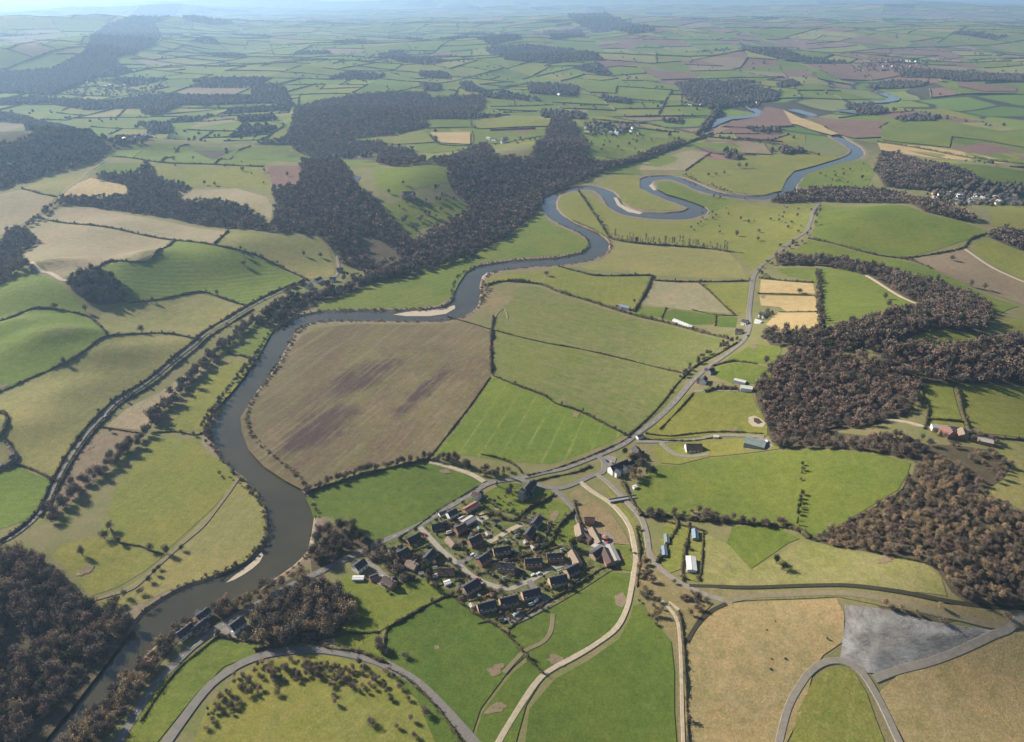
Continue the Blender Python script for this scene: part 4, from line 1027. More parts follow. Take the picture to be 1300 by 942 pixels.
wood('w13', [(384,206),(422,206),(443,218),(455,240),(478,256),(499,282),(519,302),(530,318),(512,333),(480,342),(455,343),(440,338),(430,333),(420,315),(408,303),(394,297),(340,295),(347,282),(350,262),(345,241),(378,236),(383,220)], 10.5, ['br','br','pu'], 1.1,
     'bare tree of the middle wood','trees of the middle wood','the large middle wood', clear=[[(455,300),(475,300),(500,320),(512,332),(480,338),(460,320)]])
wood('w14', [(122,224),(173,222),(189,205),(194,226),(245,238),(224,246),(226,256),(280,257),(313,264),(329,279),(345,294),(290,291),(200,275),(150,267),(100,261),(74,260),(78,253),(120,253),(163,250),(160,235),(124,229)], 10.5, B, 1.05,
     'bare tree of the far left belt','trees of the far left belt','the forked belt on the left hill', mixev=.12)
wood('w15', [(84,357),(98,350),(112,344),(133,347),(150,360),(160,376),(163,384),(127,388),(108,381),(92,370)], 8.5, ['br','ev','br'], 1.,
     'dark tree of the round copse','trees of the round copse','the round copse on the left hill')
wood('w16', [(-50,320),(0,316),(13,292),(33,292),(48,307),(25,323),(41,338),(20,350),(0,366),(-50,375)], 9.5, B, 1., 'bare tree at the left edge','trees of the left edge wood','the wood at the left edge')
row('w16b', [(30,292),(45,280),(60,268),(75,258)], 8, 'br', .9, 'bare tree in the belt at the left','trees of the left belt','the narrow left belt', width=9)
wood('w17', [(-60,165),(0,145),(35,150),(95,165),(122,176),(140,190),(125,205),(60,221),(0,242),(-60,252)], 12., ['br','pu','ev'], 1.15,
     'tree of the upper left wood','trees of the upper left wood','the dense wood on the upper left hill', clear=[[(0,155),(30,158),(42,170),(20,182),(-30,190),(-30,160)]])
wood('w18', [(568,208),(600,190),(606,187),(618,184),(629,200),(673,203),(690,178),(705,150),(712,149),(735,168),(745,182),(742,200),(770,208),(792,206),(815,196),(868,180),(872,184),(820,202),(790,211),(764,220),(734,232),(711,240),(691,250),(686,265),(664,284),(640,304),(600,321),(560,332),(520,346),(480,357),(450,362),(440,358),(490,344),(527,328),(530,308),(560,286),(585,277),(597,263),(577,246),(568,230)], 10.5, ['br','br','pu'], 1.1,
     'bare tree of the river ridge wood','trees of the river ridge wood','the wood on the ridge above the river')
wood('w19', [(320,183),(362,178),(374,148),(375,138),(403,130),(445,122),(541,119),(550,126),(600,122),(617,127),(613,138),(597,150),(541,152),(541,162),(500,172),(445,178),(420,182),(368,184)], 13., ['pu','br'], 1.2,
     'bare tree of the upper middle wood','trees of the upper middle wood','the broad upper middle wood', clear=[[(325,176),(352,150),(362,160),(352,176)]])
wood('w20', [(370,189),(420,183),(486,181),(490,191),(455,198),(397,202)], 12., ['pu','br'], 1.1, 'bare tree of the oblong wood','trees of the oblong wood','the oblong wood')
wood('w21', [(478,194),(488,188),(524,191),(542,208),(504,213),(481,209)], 12., ['pu','br'], 1.1, 'bare tree of the square wood','trees of the square wood','the square wood')
wood('w21b', [(545,207),(575,200),(600,190),(612,200),(570,212)], 12., 'br', 1., 'bare tree of the wood corner','trees of the wood corner','the narrow arm of the ridge wood')
FARW = [ [(640,76),(620,66),(613,61),(680,58),(729,63),(711,68),(768,77),(720,79),(700,81)], [(605,50),(638,44),(663,50),(625,58)], [(533,91),(569,94),(569,101),(532,97)], [(583,105),(600,107),(619,119),(591,116)],
 [(724,86),(745,88),(771,92),(752,93)], [(669,107),(705,107),(734,112),(734,122),(674,119)], [(687,141),(745,146),(740,152),(690,150)], [(60,125),(130,130),(215,120),(235,122),(340,124),(370,126),(345,131),(230,134),(202,146),(182,146),(180,137),(110,140),(60,132),(0,133),(0,127)],
 [(320,106),(360,110),(366,125),(375,137),(350,133),(320,128)], [(713,18),(776,21),(833,39),(802,44),(750,39),(729,29)], [(690,39),(739,39),(742,47),(700,50)], [(1144,89),(1192,91),(1297,96),(1297,104),(1219,104),(1142,98)],
 [(1101,108),(1138,102),(1179,107),(1170,110),(1110,112)], [(1136,151),(1160,147),(1192,151),(1187,155),(1145,155)], [(985,108),(1004,103),(1017,108),(988,112)], [(480,69),(508,64),(520,70),(560,80),(540,83),(500,78)],
 [(858,107),(890,103),(940,108),(990,118),(985,128),(940,131),(905,140),(895,136),(870,125)], [(885,172),(892,160),(905,140),(915,139),(905,155),(898,165)], [(762,122),(800,128),(800,133),(765,128)], [(540,116),(533,105),(560,110),(560,116)],
 [(1205,232),(1240,234),(1300,246),(1300,250),(1250,246),(1205,238)], [(1070,135),(1105,133),(1130,143),(1100,147)], [(920,190),(942,200),(936,204),(918,200)], [(600,6),(575,4),(560,10),(610,14)], [(232,20),(260,24),(300,30),(270,32),(235,27)],
 [(940,56),(1010,70),(1080,80),(1000,78),(950,66)], [(700,183),(720,190),(712,196),(696,190)], [(178,158),(200,156),(220,162),(218,170),(190,170)], [(300,151),(345,148),(352,152),(305,156)], [(310,160),(352,162),(340,170),(290,176)], [(245,104),(275,100),(300,104),(270,107)], [(252,65),(300,69),(316,73),(270,72)], [(155,84),(170,92),(130,96)] ]
# far woods -> facet crowns
def farwoods():
    out = []
    for i, pl in enumerate(FARW):
        w = W(pl)[:, :2]; tag(obj('woodland_floor', drape('woodland_floor', w, field_mat('K'), 3.2+.01*i, 60 if w[:, 1].mean() < 6000 else 200)), 'dark ground under the distant woods', None, None, 'structure')
    for pl in FARW:
        w = W(pl)[:, :2]; c = w.mean(0); dd = c[1]
        sp = 15 if dd < 4500 else (22 if dd < 8000 else 45)
        lo = w.min(0); hi = w.max(0); gx, gy = np.meshgrid(np.arange(lo[0], hi[0], sp), np.arange(lo[1], hi[1], sp))
        G = np.column_stack([gx.ravel(), gy.ravel()]); G += rs.uniform(-.45, .45, G.shape)*sp; G = G[inpoly(G, w)]
        if len(G) > 5000: G = G[rs.choice(len(G), 5000, False)]
        for p in G: out.append((p[0], p[1], rs.uniform(13, 20)*(1 if sp < 40 else 2.2)))
    return out
# wooded escarpment, upper left
def scarp():
    pl = np.array([(-60,96),(0,94),(67,89),(108,67),(116,46),(140,30),(162,24),(178,9),(200,7),(232,6),(222,18),(196,30),(205,48),(188,62),(145,73),(155,89),(108,105),(67,121),(0,118),(-60,122)], float)
    out = []; px = np.column_stack([rs.uniform(-60, 235, 30000), rs.uniform(6, 122, 30000)]); px = px[inpoly(px, pl)][:11000]
    q = W(px)
    for p in q:
        if p[1] < 30000: out.append((p[0], p[1], max(17., p[1]*.0026)*rs.uniform(.8, 1.2)))
    return out
SCARP = scarp(); FARWT = farwoods()
# tree rows and belts
R_ = row
R_('r1', [(62,662),(82,642),(110,615),(140,592),(168,568),(183,552)], 2.6, B, .95, 'bare tree of the belt between brown field and left pasture','trees of the left belt, lower part','the lower left railway belt', width=9)
R_('r2', [(190,548),(205,526),(225,500),(250,474),(275,449),(300,428),(328,406)], 2.6, B, .95, 'bare tree of the belt between lane and river','trees of the left belt, upper part','the upper left railway belt', width=9)
wood('r3', [(322,410),(345,392),(372,378),(395,375),(430,368),(470,355),(520,345),(560,333),(600,322),(604,326),(560,339),(520,351),(470,362),(430,376),(400,384),(372,398),(350,410),(335,416)], 8.5, ['br','br','ev'], .95, 'dark tree along the railway above the river meadow','trees along the railway','the railway belt above the river meadow', floor=True)
R_('r4', [(388,627),(400,620),(440,606),(480,595),(520,587),(548,580)], 3.6, 'br', .72, 'bare hedge tree between the ploughed field and the green meadow','hedge trees above the green meadow','the tall hedge above the green meadow', width=3)
R_('r5', [(545,580),(560,584),(580,590),(600,596),(622,604),(650,604)], 3., ['br','ev','pu'], .75, 'tree in the thicket above the pale driveway','trees above the pale driveway','the thicket above the pale driveway', width=8)
R_('r6', [(775,301),(800,307),(830,310),(870,312),(905,316),(925,319)], 4.5, 'po', .95, 'pale leafless poplar in the long row','poplars in the long row','the poplar row', kind='tall', width=4)
R_('r7', [(734,243),(745,258),(757,276),(768,292)], 12, 'br', .6, 'bare tree on the ditch line of the river pasture','trees of the ditch line','the ditch line')
R_('r8', [(345,412),(358,407),(375,404),(390,402)], 3, B, .8, 'bare tree leaning over the river bend','trees at the river bend','the river bend trees', width=5)
R_('r9', [(1038,264),(1030,288),(1012,306),(988,325),(966,342),(958,356)], 14, 'br', .7, 'bare roadside tree on the upper road','trees of the upper road','the upper road trees', width=12)
R_('r10', [(1040,345),(1041,375),(1043,412)], 6, 'br', .6, 'bare tree of the tall hedge beside the stubble paddocks','trees of the paddock hedge','the tall paddock hedge', width=5)
R_('r11', [(862,483),(885,462),(905,447),(930,436),(945,428)], 6, 'br', .62, 'bare tree on the main road embankment','trees of the road embankment','the road embankment trees', width=6)
R_('r12', [(900,494),(915,496),(932,494)], 6, ['ev','br'], .7, 'dark tree behind the roadside cottage','trees behind the roadside cottage','the cottage trees', width=5)
R_('r13', [(636,620),(645,622),(660,628),(655,634),(642,630)], 8, ['ev','br'], .8, 'dark yew or bare tree in the churchyard','churchyard trees','the churchyard trees', width=8)
R_('r14', [(818,655),(850,652),(872,655),(905,659),(950,664),(1000,670)], 3.4, ['br','pu'], .66, 'bare tree of the hedge under the big green field','trees under the big green field','the hedge under the big green field', width=6)
R_('r15', [(808,700),(815,730),(822,760),(838,790)], 2.6, ['br','ha'], .5, 'bare shrub tree between pale track and old railway','shrub trees by the old railway','the shrubs by the old railway', width=10)
R_('r16', [(880,775),(895,762),(872,762),(862,750)], 2.5, ['br','ha'], .45, 'brown shrub tree at the track fork','shrub trees at the track fork','the shrubs at the track fork', width=10)
R_('r17', [(665,655),(680,668),(700,682),(692,690),(670,676)], 3.5, ['br','ev'], .55, 'garden tree near the brick houses','garden trees near the brick houses','the brick house garden trees', width=9)
R_('r18', [(800,580),(815,590),(825,598),(812,604),(800,610),(790,612)], 4.2, ['br','ha','ev'], .85, 'large garden tree behind the white inn','trees behind the white inn','the inn garden trees', width=10)
R_('r19', [(500,745),(515,740),(530,733),(545,735),(560,742)], 4, ['br','ev'], .6, 'bare garden tree at the lower edge of the village','trees at the lower village edge','the lower village edge trees', width=9)
R_('r20', [(505,690),(515,700),(528,712),(540,722),(550,700)], 4, ['ev','br'], .55, 'garden tree between the upper left village houses','upper left village garden trees','the upper left village gardens', width=12)
R_('r21', [(590,735),(600,725),(612,700),(650,690),(660,712),(690,705)], 5, ['br','ev','br'], .45, 'garden tree in the middle of the village','middle village garden trees','the middle village gardens', width=12)
R_('r22', [(300,865),(340,850),(390,843),(440,850),(480,870),(520,910)], 2.4, ['br','ha','br'], .5, 'brown shrub tree below the bottom road','shrub trees below the bottom road','the shrubs below the bottom road', width=26)
R_('r23', [(480,822),(486,836),(488,846)], 5, 'br', .8, 'bare tree of the small clump at the field corner','trees of the field corner clump','the field corner clump', width=4)
R_('r24', [(148,768),(165,758),(176,752)], 6, 'br', .85, 'bare tree beside the dirt track near the river','trees by the dirt track','the dirt track trees', width=7)
R_('r25', [(358,625),(352,600),(330,580),(312,565)], 8, ['ha','br'], .35, 'low brown riverside bush inside the bend','bushes inside the bend','the inside bend bushes', kind='bush', width=3)
R_('r26', [(275,600),(300,612),(322,628),(345,655),(349,675)], 4, ['ha','br'], .6, 'low brown bush on the left river bank','bushes of the left river bank','the left bank bushes', kind='bush', width=3)
R_('r27', [(266,560),(262,540),(272,520),(288,500),(305,478),(322,458),(334,440)], 2.6, B, .55, 'small bare tree on the left river bank','small trees of the left river bank','the left bank trees', width=4)
R_('r28', [(302,560),(298,545),(300,520),(320,492),(338,478),(350,462),(362,440),(370,425),(385,414)], 3, ['ha','br'], .45, 'small brown tree on the bank by the ploughed field','small trees by the ploughed field','the ploughed field bank trees', width=4)
R_('r29', [(604,385),(614,378),(617,366),(612,372)], 6, 'ha', .45, 'brown bush at the river corner','bushes at the river corner','the river corner bushes', width=5)
R_('r30', [(395,412),(440,405+4),(500,409),(560,409),(600,407)], 11, ['ha','br'], .35, 'tiny bush on the ploughed field river edge','tiny bushes on the river edge','the river edge bushes', kind='bush', width=3)
R_('r31', [(380,362),(400,366),(425,360),(440,352),(455,350)], 8, ['br','ev'], .8, 'garden tree of the hamlet by the lane','trees of the lane hamlet','the lane hamlet trees', width=10)
R_('r32', [(1190,553),(1210,556),(1230,558),(1250,560),(1265,566)], 4, 'br', .6, 'bare tree around the right farm','trees around the right farm','the right farm trees', width=8)
R_('r33', [(1018,592),(1017,614)], 6, ['ev','br'], .48, 'small dark tree, upper part of the line in the big green field','upper line trees in the big green field','the field line trees', width=1.5)
R_('r34', [(1016,628),(1014,655),(1013,670)], 5.5, ['ev','br'], .5, 'small dark tree, lower part of the line in the big green field','lower line trees in the big green field','the field line trees below', width=1.5)
R_('r35', [(955,410),(972,404),(975,398)], 6, ['ev','br'], .7, 'dark tree by the roadside house at the stubble paddocks','trees by the paddock house','the paddock house trees', width=6)
R_('r36', [(560,205),(600,188),(650,182),(700,176)], 14, B, 1., 'far bare tree','far bare trees','the far line of trees', width=30)
R_('r37', [(880,170),(930,178),(985,185),(1030,194)], 13, B, .9, 'bare tree of the far river belt','trees of the far river belt','the far river belt', width=14)
R_('r38', [(950,253),(905,238),(880,228),(868,222)], 9, ['br','ha'], .6, 'brown tree along the far river loop','trees of the far river loop','the far river loop trees', width=12)
R_('r39', [(520,252),(540,256),(558,250),(575,256)], 11, ['ev','br'], 1.1, 'tall parkland tree by the country house','tall trees by the country house','the country house trees', width=26)
R_('r40', [(700,776),(716,757),(724,752)], 30, 'ev', .3, 'small shrub','small shrubs','shrubs', kind='bush')
# hand-placed single trees
SINGLE = [
 (105,705,.8,'bare tree standing on its own west of the pasture pits'),(141,672,.8,'bare tree at the top end of the pasture tree group'),(133,684,.85,'bare tree in the middle of the pasture tree group'),(152,690,.6,'small bare tree at the lower end of the pasture tree group'),
 (192,699,.7,'bare tree left of the pair beside the dirt track'),(212,703,.8,'bare tree right of the pair beside the dirt track'),(231,698,.5,'small round tree just right of the dirt track crossing'),(202,722,.45,'small tree next to the dirt track, middle of three'),(197,729,.5,'small tree next to the dirt track, lower of three'),
 (190,738,.55,'round tree next to the dirt track above the bank'),(728,697,1.05,'large round evergreen tree in the village beside the farm'),(246,553,.5,'bare tree by the left pasture gate'),(230,549,.4,'little bare tree on the upper edge of the left pasture'),(262,563,.5,'bushy tree where the left pasture meets the river'),
 (180,422,1.,'bare tree in the hedge above the rolling field'),(82,462,.75,'bare tree on the hedge of the left hillside'),(141,549,.5,'tiny bare tree on the brown field boundary'),(70,392,.9,'bare tree in the hedge under the sheep field, left'),(109,396,.9,'bare tree in the hedge under the sheep field, right'),
 (194,384,.8,'bare tree below the ridged green hill, left'),(276,375,.8,'bare tree below the ridged green hill, right'),(309,325,.9,'upper bare tree on the ridged green hill'),(310,337,.9,'lower bare tree on the ridged green hill'),(306,318,.7,'bare tree in the hedge at the top of the ridged hill'),
 (332,328,.8,'bare tree in the olive hill hedge'),(386,325,.8,'left bare tree on the olive hill field'),(407,327,.8,'right bare tree on the olive hill field'),(352,335,.6,'small bare tree in the lower olive hill hedge'),
 (260,235,.9,'left tree of the far pair on the green field'),(273,236,.9,'right tree of the far pair on the green field'),(365,224,.9,'single tree in the bare square field'),(222,191,.8,'bare tree on the far left field corner'),
 (694,350,.9,'bare tree in the river pasture corner'),(805,385,.6,'bare tree by the little farmhouse'),(888,361,.7,'bare tree in the hedge of the tan field'),(1123,380,.9,'upper bare tree on the enclosed green field'),(1128,390,.9,'lower bare tree on the enclosed green field'),
 (1015,373,.9,'round bare tree between the stubble paddocks'),(1080,414,1.1,'big bare tree at the wood edge by the enclosed field'),(1208,331,.9,'bare tree on the pink tan field'),(1232,364,1.,'left round tree on the pink tan field'),(1249,368,1.,'right round tree on the pink tan field'),
 (1213,488,1.,'dark bare tree at the top of the paddock hedge'),(1170,563-4,.6,'tree on the slope by the right farm'),(1142,555,.7,'round bare tree on the slope above the green field'),(972,462,.9,'round bare tree by the small green field'),(985,464,.7,'smaller bare tree by the small green field'),
 (968,430,.5,'small dark tree at the corner of the bright field'),(1200,470,.01,'x'),(985,716,.75,'dark bush tree, left of the pair in the rough pasture'),(994,724,.8,'dark bush tree, right of the pair in the rough pasture'),(984,789,.3,'upper tiny gorse bush in the golden field'),(973,800,.35,'second tiny gorse bush in the golden field'),
 (980,837,.35,'left gorse bush at the bottom of the golden field'),(997,837,.5,'larger gorse bush at the bottom of the golden field'),(978,850,.5,'gorse bush at the lowest part of the golden field'),(1050,779+33,.2,'tiny dark bush beside the spoil heap'),(275,728,.01,'x'),
 (895,668,.01,'x'),(873,697,.35,'small tree between the allotment and the shed'),(885,735,.35,'small tree below the white roofed shed'),(1272,590,.6,'bare tree at the tip of the thicket'),(1262,584,.6,'bare tree near the tip of the thicket'),
 (615,752-5,.5,'garden tree beside the lower left houses'),(1056,230,.7,'bare tree on the green pasture near the river'),(1048,225,.6,'small tree on the green pasture near the river'),(1094,228,1.,'dark evergreen pair by the river wood'),
 (1012,275,.7,'tree on the pasture beside the upper road'),(995,272,.6,'tree on the pasture left of the upper road'),(1000,290,.6,'lower tree on the pasture left of the upper road'),(905,278,.6,'tree on the bank of the river loop'),(940,280,.8,'tree in the wide olive pasture'),(950,283,.7,'second tree in the wide olive pasture'),
 (935,300,1.,'dark tree at the end of the poplar row'),(962,306,.8,'lone tree below the wide olive pasture'),(892,265,.7,'tree beside the river loop, left'),(906,251,.7,'tree inside the river loop'),(914,252,.7,'second tree inside the river loop'),(808,308,1.,'tall bare tree at the start of the poplar row'),
 (899,224,.9,'left round tree near the far ditch'),(909,223,.9,'middle round tree near the far ditch'),(919,222,.9,'right round tree near the far ditch'),(938,213,1.3,'dark copse tree by the far ditch'),(947,213,1.2,'second dark copse tree by the far ditch'),(512,235,.9,'tree in the clearing of the middle wood'),
 (512,283,1.3,'tall tree in the parkland'),(545,275,1.1,'round tree in the parkland'),(560,268,1.,'smaller tree in the parkland'),(494,246,.9,'tree at the parkland corner'),
]
EVS = ('evergreen', 'gorse', 'dark bush', 'small tree next', 'round tree next', 'small round')
for px, py, s, lb in SINGLE:
    if lb == 'x': continue
    p = W([(px, py)])[0]; ev = any(k in lb for k in EVS); key = 'S:' + lb
    WOODS[key] = (lb, None, None)
    TREES.append((p[0], p[1], s, 'bush' if ('gorse' in lb) else 'round', 'ev' if ev else 'br', key))
# scattered trees over pastures in the middle distance
def scatter(key, poly, n, lab, grp, st, s=.6, gd=0):
    WOODS[key] = (lab, grp, st); w = W(poly)[:, :2]; lo = w.min(0); hi = w.max(0); k = 0
    while k < n:
        p = np.array([rs.uniform(lo[0], hi[0]), rs.uniform(lo[1], hi[1])])
        if not inpoly(p[None], w)[0]: continue
        d, h = rdist(p[None]); k += 1
        if d[0] < h[0]+6: continue
        TREES.append((p[0], p[1], s*rs.uniform(.6, 1.25), 'round', ('br' if not key.startswith('s5') else ['br','ev','ha','ev'][k % 4]), key))
scatter('s1', [(860,285),(930,262),(1030,262),(1020,290),(980,325),(940,315)], 26, 'small bare tree scattered over the wide olive pasture', 'scattered pasture trees', 'the scattered pasture trees')
scatter('s2', [(1020,225),(1100,206),(1105,236),(1040,238)], 18, 'bare tree on the upper river pasture', 'upper river pasture trees', 'the upper river pasture trees')
scatter('s3', [(500,262),(590,255),(585,278),(530,298)], 16, 'bare parkland tree', 'parkland trees', 'the parkland trees', .9)
scatter('s4', [(640,180),(740,165),(800,170),(860,185),(770,206),(745,200)], 40, 'far field tree', 'far field trees', 'the far field trees', .9)
scatter('s5c', [(495,700),(530,672),(560,657),(612,640),(700,650),(738,700),(735,742),(700,762),(645,790),(600,768),(560,742),(510,735)], 70, 'garden tree between the village houses', 'garden trees of the village', 'the village gardens', .55, 1)
scatter('s5b', [(490,690),(560,655),(612,625),(700,640),(735,690),(740,745),(700,770),(645,798),(560,745),(500,738)], 300, 'low garden shrub between the village houses', 'garden shrubs of the village', 'the village gardens', .17, 1)
scatter('s5', [(490,690),(560,655),(612,625),(700,700),(740,745),(700,770),(645,798),(560,745),(500,738)], 190, 'low garden bush between the village houses', 'garden bushes of the village', 'the garden bushes', .40)
scatter('s6', [(190,190),(340,210),(340,235),(230,232)], 10, 'bare tree on the far left fields', 'far left field trees', 'the far left field trees', .8)
scatter('s7', [(1000,600),(1120,590),(1240,600),(1270,625),(1200,640)], 0, 'x', 'x', 'x')
# ------------------------------------------------------------------ turn the list into individual trees and merged woods
FARTREES = patchwork()
def clear_of_roads():
    global TREES
    P = np.array([(t[0], t[1]) for t in TREES]); keep = np.ones(len(P), bool)
    for L, w in ROADLINES:
        lo = L.min(0)-20; hi = L.max(0)+20
        m = (P[:, 0] > lo[0]) & (P[:, 0] < hi[0]) & (P[:, 1] > lo[1]) & (P[:, 1] < hi[1])
        if m.any():
            d, _ = segdist(P[m], L); k = keep[m]; k[d < w/2+1.5] = False; keep[m] = k
    for x, y, r in HOUSEPOS:
        keep &= ~(np.hypot(P[:, 0]-x, P[:, 1]-y) < r)
    d, hw = rdist(P)
    keep &= (d > hw + 1.0)
    TREES = [t for t, k in zip(TREES, keep) if k or t[5].startswith('S:')]
KN = {'round': (12, 5.), 'cone': (13, 3.6), 'tall': (16, 3.), 'bush': (3.6, 2.4)}
def plant():
    clear_of_roads()
    P = np.array([(t[0], t[1]) for t in TREES]); z = height(P)
    im = toimg(np.column_stack([P, z+4])); dist = np.sqrt(P[:, 0]**2+P[:, 1]**2+CAMH**2)
    s = np.array([t[2]*KN[t[3]][0] for t in TREES])/dist
    inf = (im[:, 0] > 4) & (im[:, 0] < 1296) & (im[:, 1] > 0) & (im[:, 1] < 938)
    single = np.array([t[5].startswith('S:') for t in TREES])
    order = sorted(range(len(TREES)), key=lambda i: (not (single[i]), not inf[i], -s[i]))
    ind = [i for i in order if inf[i] and single[i]]
    rest = [i for i in order if inf[i] and not single[i]]
    ind = set(ind + rest[:292-len(ind)])
    tm = {}; cm = {}
    for i in sorted(ind):
        x, y, sc, kd, tone, key = TREES[i]; v = i % 5
        if (kd, v) not in tm: tm[kd, v] = trunk_mesh(kd, v, *KN[kd])
        if (kd, v, tone) not in cm:
            V, Fc = PR[kd, 'n'][v]; cm[kd, v, tone] = mesh_np('crown', V, Fc, [TW[tone, True]])
        lb, gr, _ = WOODS[key]
        nm = 'evergreen_tree' if tone == 'ev' else ('bush' if kd == 'bush' else ('poplar_tree' if kd == 'tall' else 'bare_tree'))
        e = empty(nm, (x, y, float(z[i])), rs.uniform(0, 6.28), sc)
        if gr: lb = lb.replace('bare tree', 'evergreen tree').replace('leafless tree', 'evergreen tree') if tone == 'ev' else lb
        tag(e, lb, 'bush' if kd == 'bush' else 'tree', gr)
        obj('trunk', tm[kd, v], e); obj('crown', cm[kd, v, tone], e)
    # the rest, wood by wood
    byk = {}
    for i, t in enumerate(TREES):
        if i in ind: continue
        if t[5].startswith('S:'): continue
        if im[i, 0] < -160 or im[i, 0] > 1460: continue
        byk.setdefault((t[5], t[4]), []).append((t, dist[i]))
    tonew = dict(br='bare brown trees', pu='bare reddish trees', ev='dark evergreens', ha='pale brown willows and hazels', po='pale poplars')
    for (key, tone), L in byk.items():
        dm = np.median([d for _, d in L]); lod = 'n' if dm < 780 else ('m' if dm < 1500 else 'f')
        if dm < 900 and len(L) < 900 and lod == 'm' : lod = 'n' if len(L) < 260 else 'm'
        o = merge('woodland', [(t[0], t[1], t[2], t[3]) for t, _ in L], lod, TW[tone, False])
        tag(o, '%s massed together in %s' % (tonew[tone], WOODS[key][2]), 'trees', None, 'stuff')
    for nm, L, lb in (('woodland', SCARP, 'dark woodland covering the long escarpment at the upper left'), ('woodland', FARWT, 'distant dark woods scattered over the upper fields'), ('distant_trees', FARTREES, 'countless distant hedgerow trees fading into haze')):
        L = [t for t in L]
        if L: tag(merge(nm, L, 'b', TW['fw', False]), lb, 'trees', None, 'stuff')
    print('trees', len(TREES), 'individual', len(ind), 'far', len(SCARP), len(FARWT), len(FARTREES))

# ------------------------------------------------------------------ hedges, every one an object
def hedge(line, label, h=2.6, w=2.4, tone='he', dens=1., name='hedgerow', closed=False):
    L = catmull(W(line)[:, :2], 3.2); n = len(L); d0 = float(np.median(L[:, 1]))
    T = np.gradient(L, axis=0); T /= np.linalg.norm(T, axis=1)[:, None]+1e-9; Nn = np.column_stack([-T[:, 1], T[:, 0]])
    r = np.random.RandomState(int(abs(L[0, 0]*7+L[0, 1])) % 99991)
    lf = 1+.35*np.sin(np.arange(n)*.31+r.rand()*6)*np.sin(np.arange(n)*.083+r.rand()*6)
    hh = h*r.uniform(.5, 1.15, n)*lf; ww = w/2*r.uniform(.55, 1.2, n)*lf
    z = height(L)
    off = [(-1, -.3, 1.), (-.95, .55, .9), (-.4, 1., .9), (.45, .95, .9), (1, .5, .9), (1, -.3, 1.)]
    P = np.stack([np.column_stack([L+Nn*(a*ww*c)[:, None], z+np.where(b < 0, -.4, b*hh)]) for a, b, c in off], 1).reshape(-1, 3)
    P[:, :2] += r.normal(0, .12, (len(P), 2))
    k = 6; i = (np.arange(n-1)[:, None]*k+np.arange(k-1)[None, :]).ravel()
    F4 = np.column_stack([i, i+1, i+k+1, i+k])
    F3 = np.vstack([F4[:, [0, 1, 2]], F4[:, [0, 2, 3]]])
    ns = int(n*3.2*dens*(8 if d0 < 700 else 4)); ns = min(ns, 14000)
    j = r.randint(0, n, ns)
    c = np.column_stack([L[j]+Nn[j]*(r.normal(0, .8, ns)*ww[j])[:, None]+T[j]*r.uniform(-2, 2, ns)[:, None], z[j]+hh[j]*r.uniform(.3, 1.35, ns)])
    g = 1.0 if d0 < 700 else 1.7
    d = r.normal(0, 1, (ns, 3)); d[:, 2] += .8; d /= np.linalg.norm(d, axis=1)[:, None]; e = np.cross(d, r.normal(0, 1, (ns, 3))); e /= np.linalg.norm(e, axis=1)[:, None]
    SV = np.stack([c-d*g*.5-e*g*.25, c-d*g*.5+e*g*.25, c+d*g*.55], 1).reshape(-1, 3)
    V = np.vstack([P, SV]); Fa = np.vstack([F3, np.arange(3*ns).reshape(-1, 3)+len(P)])
    o = obj(name, mesh_np(name, V, Fa, [TW[tone, False]], tint=r.rand(len(Fa)))); tag(o, label, 'hedge', 'field hedges'); return o
